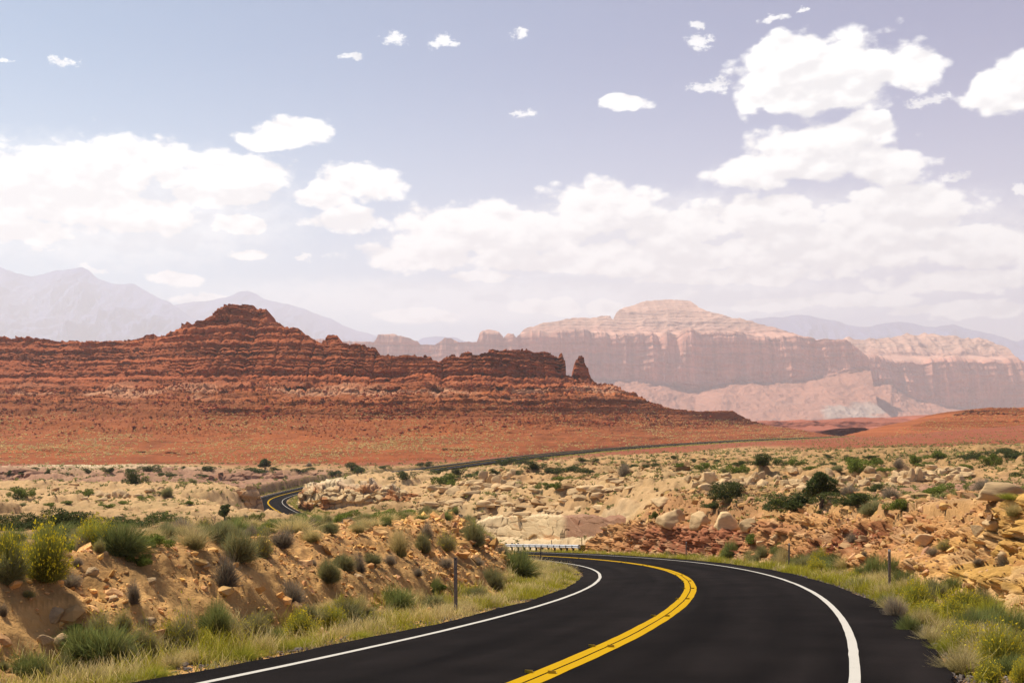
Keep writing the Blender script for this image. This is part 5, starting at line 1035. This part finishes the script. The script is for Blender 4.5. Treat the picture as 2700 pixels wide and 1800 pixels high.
for x, y, w_, h_, lb in ((360, 1170, 140, 90, 'large angular stone low on the left bank'), (300, 1320, 120, 70, 'broad brown stone near the lower left corner'), (395, 1310, 110, 110, 'upright brown stone near the lower left corner'), (715, 710, 60, 40, 'small pointed orange stone on the bank crest'), (1670, 745, 90, 50, 'pale stone on the bank rim under the dark sagebrush'), (1000, 528, 90, 28, 'flat pale stone behind the bank crest'), (1000, 1190, 130, 50, 'long pale stone lying on the left bank slope'), (200, 1520, 90, 60, 'pink stone near the bottom left corner'), (1030, 895, 90, 40, 'flat tan stone in the middle of the dirt bank'), (1400, 810, 90, 50, 'tan stone above the large grey purple shrub'), (620, 840, 100, 70, 'block of tan rock sticking out of the dirt bank'), (770, 1020, 110, 60, 'wide tan rock low in the dirt bank'), (140, 555, 40, 30, 'left of two small round stones behind the crest'), (180, 560, 40, 28, 'right of two small round stones behind the crest'), (490, 550, 40, 30, 'small orange stone behind the flowering bushes'), (810, 450, 80, 50, 'pale boulder between the dark junipers')):
    boulder(x*.38265, y*.38265+1200, w_*.38265, h_*.38265, lb, 'larger stones on the left bank', tilt=.5)
for x, y, w_, h_, lb in ((1150, 470, 60, 40, 'white angular stone on the dark red scree'), (1450, 480, 70, 40, 'tan stone right of the dark red scree'), (2240, 590, 70, 60, 'pale pointed stone low on the right cut'), (960, 475, 60, 40, 'brown stone left of the dark red scree'), (870, 505, 60, 40, 'small brown stone beside a green bush on the right cut'), (2100, 440, 100, 50, 'square yellow block under the layered rock'), (2180, 400, 120, 60, 'larger yellow block at the right end of the layered rock'), (1800, 500, 120, 70, 'brown square block at the base of the layered rock')):
    boulder(x*.46769+1600, y*.46769+1200, w_*.46769, h_*.46769, lb, 'larger stones on the right cut', tilt=.4)
# ------------------------------------------------------------------ grass along the verges, low scrub on the flats
def grass_mass(name, s0, s1, o0, o1, n, label, seed, hmin, hmax, mixg, dens=0.0):
    r_ = np.random.default_rng(seed); s = s0+(s1-s0)*r_.uniform(0, 1, n*2)**1.25; o = o0+(o1-o0)*r_.uniform(0, 1, n*2)**1.1; x, y = road_xy(s, o)
    k = fbm(x/1.6, y/1.6, seed, 3) > dens; x, y, o = x[k][:n], y[k][:n], o[k][:n]; z, c, oo, ss = ground_z(x, y); n = len(x)
    q = sstep(fbm(x/2.2, y/2.2, seed+3, 3)+r_.normal(size=n)*.18+mixg, -.25, .35)[:, None]
    ct = al(238,220,164)*(1-q)+al(186,180,54)*q; cb = al(150,140,78)*(1-q)+al(112,118,44)*q; kk = r_.uniform(.7, 1.25, (n, 1))
    h = (hmin+(hmax-hmin)*r_.uniform(0, 1, n)**1.4*(.45+.9*np.clip(fbm(x/3, y/3, seed+9, 2)+.5, 0, 1)))*np.clip(abs(abs(o)-4.4)/.7, .35, 1)
    base = np.stack([x, y, z-.01], 1); tip = base+np.stack([r_.normal(size=n)*h*.32, r_.normal(size=n)*h*.32, h], 1)
    v, f, c = blades(base, tip, .0055*np.clip(y/22, .9, 2.6)*r_.uniform(.7, 1.4, n), np.stack([r_.normal(size=n)*.05, r_.normal(size=n)*.05, h*.2], 1), cb*kk, ct*kk, r_, 2)
    return tag(mesh_from(name, v, f, M['leaf'], False, col=c), label, 'grass', kind='stuff')
grass_mass('grass', -6, 60, -7.6, -4.45, 52000, 'blond and yellow green grass along the inner road edge', 41, .10, .42, .10, -.12)
grass_mass('grass', 55, 118, -10.5, -4.45, 40000, 'blond grass filling the verge inside the first bend', 42, .15, .55, -.12, -.35)
grass_mass('grass', -6, 120, 4.8, 9.2, 52000, 'green and yellow grass along the outer road edge', 43, .10, .45, .3, -.12)
def scrub_mass(name, x, y, z, size, c0, c1, label, seed, nb=14, up=0):
    r_ = np.random.default_rng(seed); n = len(x); d = dome_dirs(n*nb, r_, .05).reshape(n, nb, 3); s = size[:, None, None]
    base = np.stack([x, y, z], 1)[:, None]+d*s*.2; tip = np.stack([x, y, z], 1)[:, None]+d*s*np.array([.9, .9, .8])*r_.uniform(.6, 1.1, (n, nb, 1))
    q = r_.uniform(0, 1, (n, 1, 1)); c = (c0+(c1-c0)*q)*r_.uniform(.7, 1.3, (n, nb, 1)); w_ = np.repeat(size*.16, nb)
    v, f, c = blades(base.reshape(-1, 3), tip.reshape(-1, 3), w_, np.zeros((n*nb, 3)), (c*.9).reshape(-1, 3), c.reshape(-1, 3), r_, 1)
    return tag(mesh_from(name, v, f, M['leaf'], False, col=c), label, 'scrub', kind='stuff')
r_ = np.random.default_rng(51); n = 22000
u_ = r_.uniform(-.5, .5, n); Y_ = np.exp(r_.uniform(math.log(70), math.log(560), n)); x_, y_ = u_*Y_, Y_
k = fbm(x_/25, y_/25, 2.0, 3)+.4*sstep(u_*FPX+CX, 1300, 1900)+r_.normal(size=n)*.2 > .05; x_, y_ = x_[k], y_[k]; z_, c_, o_, s__ = ground_z(x_, y_); k = abs(o_) > 6.5; x_, y_, z_ = x_[k], y_[k], z_[k]
scrub_mass('scrub', x_, y_, z_, r_.uniform(.2, .75, len(x_))*np.clip(y_/170, .7, 1.7), al(104,108,62), al(160,156,92), 'low grey green scrub dotted over the middle flats', 52)
cand = np.where((~full_) & (H_ > .5) & (H_ < 34) & (gy_ > 2)); wgt = sstep(H_[cand], 40, 6)*np.clip(.35+fbm(G_[cand][:, 0]/70, G_[cand][:, 1]/70, 3, 3), .05, 1)
sel = r_.choice(len(cand[0]), 8000, p=wgt/wgt.sum(), replace=False); P_ = G_[cand[0][sel], cand[1][sel]]
scrub_mass('scrub', P_[:, 0], P_[:, 1], P_[:, 2], r_.uniform(.5, 1.25, len(P_)), al(200,176,110), al(240,222,160), 'pale tufts dotted over the red slope', 53, 10)
Gh, Hh_, gh_, fh_ = HILL_S; ch = np.where(~fh_); sel = r_.choice(len(ch[0]), 2600, replace=False); Ph = Gh[ch[0][sel], ch[1][sel]]
scrub_mass('scrub', Ph[:, 0], Ph[:, 1], Ph[:, 2], r_.uniform(.6, 1.5, len(Ph)), al(190,160,96), al(232,206,140), 'pale tufts dotted over the low red hill', 57, 10)
n = 5000; u_ = r_.uniform(.0, .5, n); Y_ = r_.uniform(480, 1150, n); x_, y_ = u_*Y_, Y_; k = fbm(x_/60, y_/60, 5.0, 3)+r_.normal(size=n)*.2 > -.1; x_, y_ = x_[k], y_[k]; z_, c_, o_, s__ = ground_z(x_, y_); k = abs(o_) > 7
scrub_mass('scrub', x_[k], y_[k], z_[k], r_.uniform(.5, 1.2, k.sum()), al(150,132,76), al(214,190,122), 'pale tufts on the red plain right of the far road', 58, 10)
s_r = r_.uniform(380, 1250, 3800); o_r = np.where(r_.uniform(0, 1, 3800) < .3, -1, 1)*r_.uniform(5.2, 11, 3800); x_, y_ = road_xy(s_r, o_r); z_, c_, o_, s__ = ground_z(x_, y_)
k = abs(o_) > 5; scrub_mass('scrub', x_[k], y_[k], z_[k], r_.uniform(.3, .75, k.sum())*np.clip(y_[k]/450, .8, 1.6), al(150,146,70), al(206,196,116), 'yellow green scrub lining the far straight of the road', 54)
s_r = r_.uniform(165, 390, 2600); o_r = np.where(r_.uniform(0, 1, 2600) < .5, -1, 1)*r_.uniform(5.0, 8.5, 2600); x_, y_ = road_xy(s_r, o_r); z_, c_, o_, s__ = ground_z(x_, y_)
k = abs(o_) > 4.9; scrub_mass('scrub', x_[k], y_[k], z_[k], r_.uniform(.25, .6, k.sum()), al(130,132,62), al(186,178,96), 'yellow green scrub round the second bend', 55)
# gravel at the pavement edge
r_ = np.random.default_rng(61)
for o0, o1, s0, s1, lb in ((-5.4, -4.30, -6, 110, 'grey gravel along the inner pavement edge'), (4.62, 5.3, -6, 60, 'grey gravel along the outer pavement edge')):
    n = 7000; s = s0+(s1-s0)*r_.uniform(0, 1, n)**1.5; o = r_.uniform(o0, o1, n); x, y = road_xy(s, o); z, c, oo, ss = ground_z(x, y)
    q = stone_mass('gravel', np.stack([x, y, z+.02], 1), size_law(n, r_, .014, .05), (lin(150,138,128)/1.5)*r_.uniform(.5, 1.3, (n, 1)), lb, 62, .7, .3)
    q['category'] = 'gravel'
# ------------------------------------------------------------------ roadside posts, guardrail, markers
def metal(name, col, rough=.45, mt=.85):
    def f(t, b):
        p = t.n('ShaderNodeTexCoord').outputs['Object']; n = t.noise(p, 14, 4, .6)
        t.put(b.inputs['Base Color'], t.mix(t.ss(n, .3, .75), c4([v*.6 for v in col]), c4(col)))
        t.put(b.inputs['Roughness'], t.m('ADD', t.m('MULTIPLY', n, .3), rough-.1))
    return principled(name, f, rough, .5, mt)
M['steel'] = metal('weathered_steel', (.22, .21, .22), .55, .6); M['galv'] = metal('galvanised_rail', (.80, .82, .85), .5, .05); M['wood'] = rock_mat('weathered_wood', 8, .5, .3, (1, 1, .2), .01, False, (.055, .036, .026))
M['refl'] = metal('white_reflector', (.85, .85, .85), .25, .0); M['black'] = metal('black_paint', (.010, .010, .010), .6, 0); M['sign_yellow'] = metal('sign_yellow', (.60, .40, .01), .5, 0); M['rust'] = metal('dark_iron', (.05, .038, .032), .7, .3)
def bmo(name, build, mat, parent=None, bev=0):
    bm = bmesh.new(); build(bm)
    if bev: bmesh.ops.bevel(bm, geom=bm.edges[:], offset=bev, segments=1, affect='EDGES')
    me = bpy.data.meshes.new(name); bm.to_mesh(me); bm.free(); me.materials.append(mat)
    o = bpy.data.objects.new(name, me); COL.objects.link(o)
    if parent is not None: o.parent = parent
    return o
def box(bm, c, s, rz=0):
    m = Matrix.Translation(c) @ Matrix.Rotation(rz, 4, 'Z') @ Matrix.Diagonal((s[0], s[1], s[2], 1)); bmesh.ops.create_cube(bm, size=1, matrix=m)
def prism(bm, prof, z0, z1):
    a = [bm.verts.new((x, y, z0)) for x, y in prof]; b = [bm.verts.new((x, y, z1)) for x, y in prof]; n = len(prof)
    for i in range(n): bm.faces.new((a[i], a[(i+1) % n], b[(i+1) % n], b[i]))
    bm.faces.new(a[::-1]); bm.faces.new(b)
def disc(bm, c, r, d, n=14, axis='Y'):
    bmesh.ops.create_cone(bm, cap_ends=True, segments=n, radius1=r, radius2=r, depth=d, matrix=Matrix.Translation(c) @ Matrix.Rotation(R(90), 4, 'X'))
CHAN = [(-.042, .0), (-.042, .028), (-.030, .028), (-.030, .008), (.030, .008), (.030, .028), (.042, .028), (.042, 0)]
def post(x, ytop, ybase, label, refl, Y=None):
    if Y is None: p, ok = hit([x], [ybase]); p = p[0]
    elif Y < 0:
        q_, yy2, _ = offset_line(-Y, -10, 125); p = at(x, ybase, float(np.interp(x, q_, yy2))); p[2] = float(ground_z(np.array([p[0]]), np.array([p[1]]))[0][0])
    else: p = at(x, ybase, Y); p[2] = ground_z(np.array([p[0]]), np.array([p[1]]))[0][0]
    H = (HZ-ytop)/FPX*p[1]-p[2]
    t = empty('delineator_post', p, random.uniform(-.12, .12)); tag(t, label, 'roadside post', 'posts along the road'); t.rotation_euler[1] = random.uniform(-.012, .012)
    bmo('channel', lambda bm: prism(bm, CHAN, -.3, H), M['steel'], t)
    def bolts(bm):
        for k in range(3): disc(bm, (0, -.003, H-.06-.22*k), .008, .008, 8)
    bmo('bolts', bolts, M['rust'], t)
    if refl: bmo('reflector', lambda bm: disc(bm, (0, -.012, H-.05), .042, .02), M['refl'], t)
    else: bmo('cap_hole', lambda bm: disc(bm, (0, -.004, H-.035), .014, .006), M['black'], t)
    return t
post(1202, 1469, 1622, 'tallest grey steel post, on the grass inside the first bend', False)
post(2346, 1447, 1585, 'nearest right roadside post with a white reflector, beside the dark bush', True, Y=-6.6)
post(2080, 1431, 1494, 'middle right roadside post with a white reflector, before the red scree', True, Y=-6.6)
post(1809, 1427, 1468, 'farthest right roadside post, in front of the brown rock wall', True, Y=-6.6)
post(1426, 1440, 1476, 'thin pale post on the inner verge in front of the guardrail', False)
post(1454.5, 1422, 1450, 'small post with a reflector behind the guardrail', True, Y=131)
# guardrail: follows the outer edge of the road
def rail_pts(o, s0, s1, step):
    s = np.arange(s0, s1, step); x, y = road_xy(s, np.full(len(s), o)); _, _, zr, _ = road_query(x, y); return s, x, y, zr
sg = np.arange(95, 150, .25); xg, yg = road_xy(sg, np.full(len(sg), 6.0)); sr0 = float(sg[np.argmin(abs(xg/yg*FPX+CX-1528))])
gr = empty('guardrail', (0, 0, 0)); tag(gr, 'galvanised steel guardrail on dark wooden posts at the outside of the first bend', 'guardrail')
s, x, y, zr = rail_pts(6.0, sr0, sr0+62, 1.905); n = len(s); tx = np.gradient(x); ty = np.gradient(y); L_ = np.hypot(tx, ty); tx /= L_; ty /= L_
Wp = [(0, .0), (.045, .04), (.08, .085), (.045, .13), (.0, .175), (.045, .22), (.08, .265), (.045, .31), (0, .35)]
sf, xf, yf, zf_ = rail_pts(6.0, sr0, sr0+62, .45); fx = np.gradient(xf); fy = np.gradient(yf); Lf = np.hypot(fx, fy); fx /= Lf; fy /= Lf
G = np.zeros((len(sf), len(Wp), 3))
for j, (a, b) in enumerate(Wp): G[:, j] = np.stack([xf-fy*(a+.09), yf+fx*(a+.09), zf_+.40+b], 1)
bmr = grid_obj('beam', G, M['galv']); bmr.parent = gr; md = bmr.modifiers.new('thickness', 'SOLIDIFY'); md.thickness = .012
def post_b(k):
    def f(bm): box(bm, (0, 0, .32), (.16, .18, 1.25 if k > 9 else .98)); box(bm, (-.0, .13, .58), (.14, .10, .34))
    return f
for k in range(n):
    o = bmo('post', post_b(k), M['wood'], gr); o.location = (x[k], y[k], zr[k]-.05); o.rotation_euler = (0, 0, math.atan2(ty[k], tx[k]))
t0 = np.array([tx[0], ty[0]])
def endcap(bm):
    for i in range(9):
        a0, a1 = R(-90+20*i), R(-70+20*i)
        vs = [bm.verts.new((-.16*math.cos(a), .09+.16+.16*math.sin(a)-.16, z)) for a, z in ((a0, .42), (a1, .42), (a1, .70), (a0, .70))]
        bm.faces.new(vs)
ec = bmo('end_wing', endcap, M['galv'], gr); ec.location = (x[0], y[0], zr[0]); ec.rotation_euler = (0, 0, math.atan2(ty[0], tx[0])); ec.modifiers.new('thickness', 'SOLIDIFY').thickness = .012
# striped hazard marker at the rail end
pm = at(1537, 1452, yg[np.argmin(abs(sg-sr0))]-.7); gz = float(ground_z(np.array([pm[0]]), np.array([pm[1]]))[0][0]); zt, zb = (HZ-1436.5)/FPX*pm[1], (HZ-1451)/FPX*pm[1]
hm = empty('hazard_marker', (pm[0], pm[1], gz)); tag(hm, 'yellow and black diagonal striped hazard board at the near end of the guardrail', 'road sign')
hb_, hw_ = zt-zb, 12.5/FPX*pm[1]; z0_ = zb-gz
bmo('board', lambda bm: box(bm, (0, 0, z0_+hb_/2), (hw_, .012, hb_)), M['black'], hm)
def stripes(bm):
    for k in range(-2, 4):
        P4 = [(-hw_/2, k*hb_/2.6), (-hw_/2, k*hb_/2.6+hb_*.21), (hw_/2, k*hb_/2.6+hb_*.21+hw_), (hw_/2, k*hb_/2.6+hw_)]
        def clipz(pts, zc, sgn):
            out = []
            for i in range(len(pts)):
                a, b = pts[i], pts[(i+1) % len(pts)]; ia, ib = sgn*(a[1]-zc) >= 0, sgn*(b[1]-zc) >= 0
                if ia: out.append(a)
                if ia != ib: t = (zc-a[1])/(b[1]-a[1]); out.append((a[0]+(b[0]-a[0])*t, zc))
            return out
        q = clipz(clipz(P4, .01, 1), hb_-.01, -1) if True else P4
        if len(q) >= 3: bm.faces.new([bm.verts.new((a, -.009, z0_+b)) for a, b in q])
bmo('stripes', stripes, M['sign_yellow'], hm)
bmo('post', lambda bm: prism(bm, [(a, b+.01) for a, b in CHAN], -.3, z0_+hb_+.08), M['steel'], hm)
pt = at(1534, 1440, pm[1]+5); gz2 = float(ground_z(np.array([pt[0]]), np.array([pt[1]]))[0][0]); H2 = (HZ-1416)/FPX*pt[1]-gz2
tm = empty('marker_post', (pt[0], pt[1], gz2)); tag(tm, 'thin post with yellow and black bands above the striped hazard board', 'roadside post')
bmo('pole', lambda bm: prism(bm, CHAN, -.3, H2), M['rust'], tm)
def bands(bm):
    for k in range(3): box(bm, (0, -.01, H2-.07-.17*k), (.10, .012, .08))
bmo('bands', bands, M['sign_yellow'], tm)
# iron grate in the sandy hollow behind the rail
pgt, okg = hit([1483], [1429]); pgt = pgt[0]; ge = empty('iron_grate', pgt, .5); tag(ge, 'small dark iron grate standing in the sandy hollow behind the guardrail', 'grate')
gh = 22/FPX*pgt[1]; gw = 13/FPX*pgt[1]
def bars(bm):
    for k in range(5): box(bm, (-gw/2+gw*k/4, 0, gh*(.36+.1*(k % 3))), (.045, .045, gh*(.8+.2*(k % 3))))
bmo('bars', bars, M['rust'], ge)
bmo('crossbar', lambda bm: (box(bm, (0, .035, gh*.62), (gw*1.05, .03, .06)), box(bm, (0, .035, gh*.2), (gw*1.05, .03, .06))), M['rust'], ge)
# raised tabs on the yellow lines
ycl = HZ-FPX*RP[:, 2]/np.maximum(RP[:, 1], 1); near = (RS > 0) & (RS < 120)
for i, yy_ in enumerate((1775, 1703, 1626, 1580, 1551.5, 1531.5, 1516, 1490.5, 1482, 1471)):
    k = np.where(near)[0]; k = k[np.argmin(abs(ycl[k]-yy_))]
    for o, w_ in ((-.215, 'inner'), (.075, 'outer')):
        x = RP[k, 0]+RT[k, 0]*o; y = RP[k, 1]+RT[k, 1]*o; z = RP[k, 2]+RE[k]*o+.006
        t = empty('road_tab', (x, y, z), math.atan2(RT[k, 1], RT[k, 0])); tag(t, 'small raised yellow tab on the %s yellow line, %s pair from the bottom' % (w_, ORD[i]), 'road marker', 'raised tabs on the centre lines')
        bmo('base', lambda bm: box(bm, (0, .02, .006), (.10, .05, .010)), M['sign_yellow'], t); bmo('flap', lambda bm: box(bm, (0, 0, .02), (.10, .006, .032)), M['sign_yellow'], t)
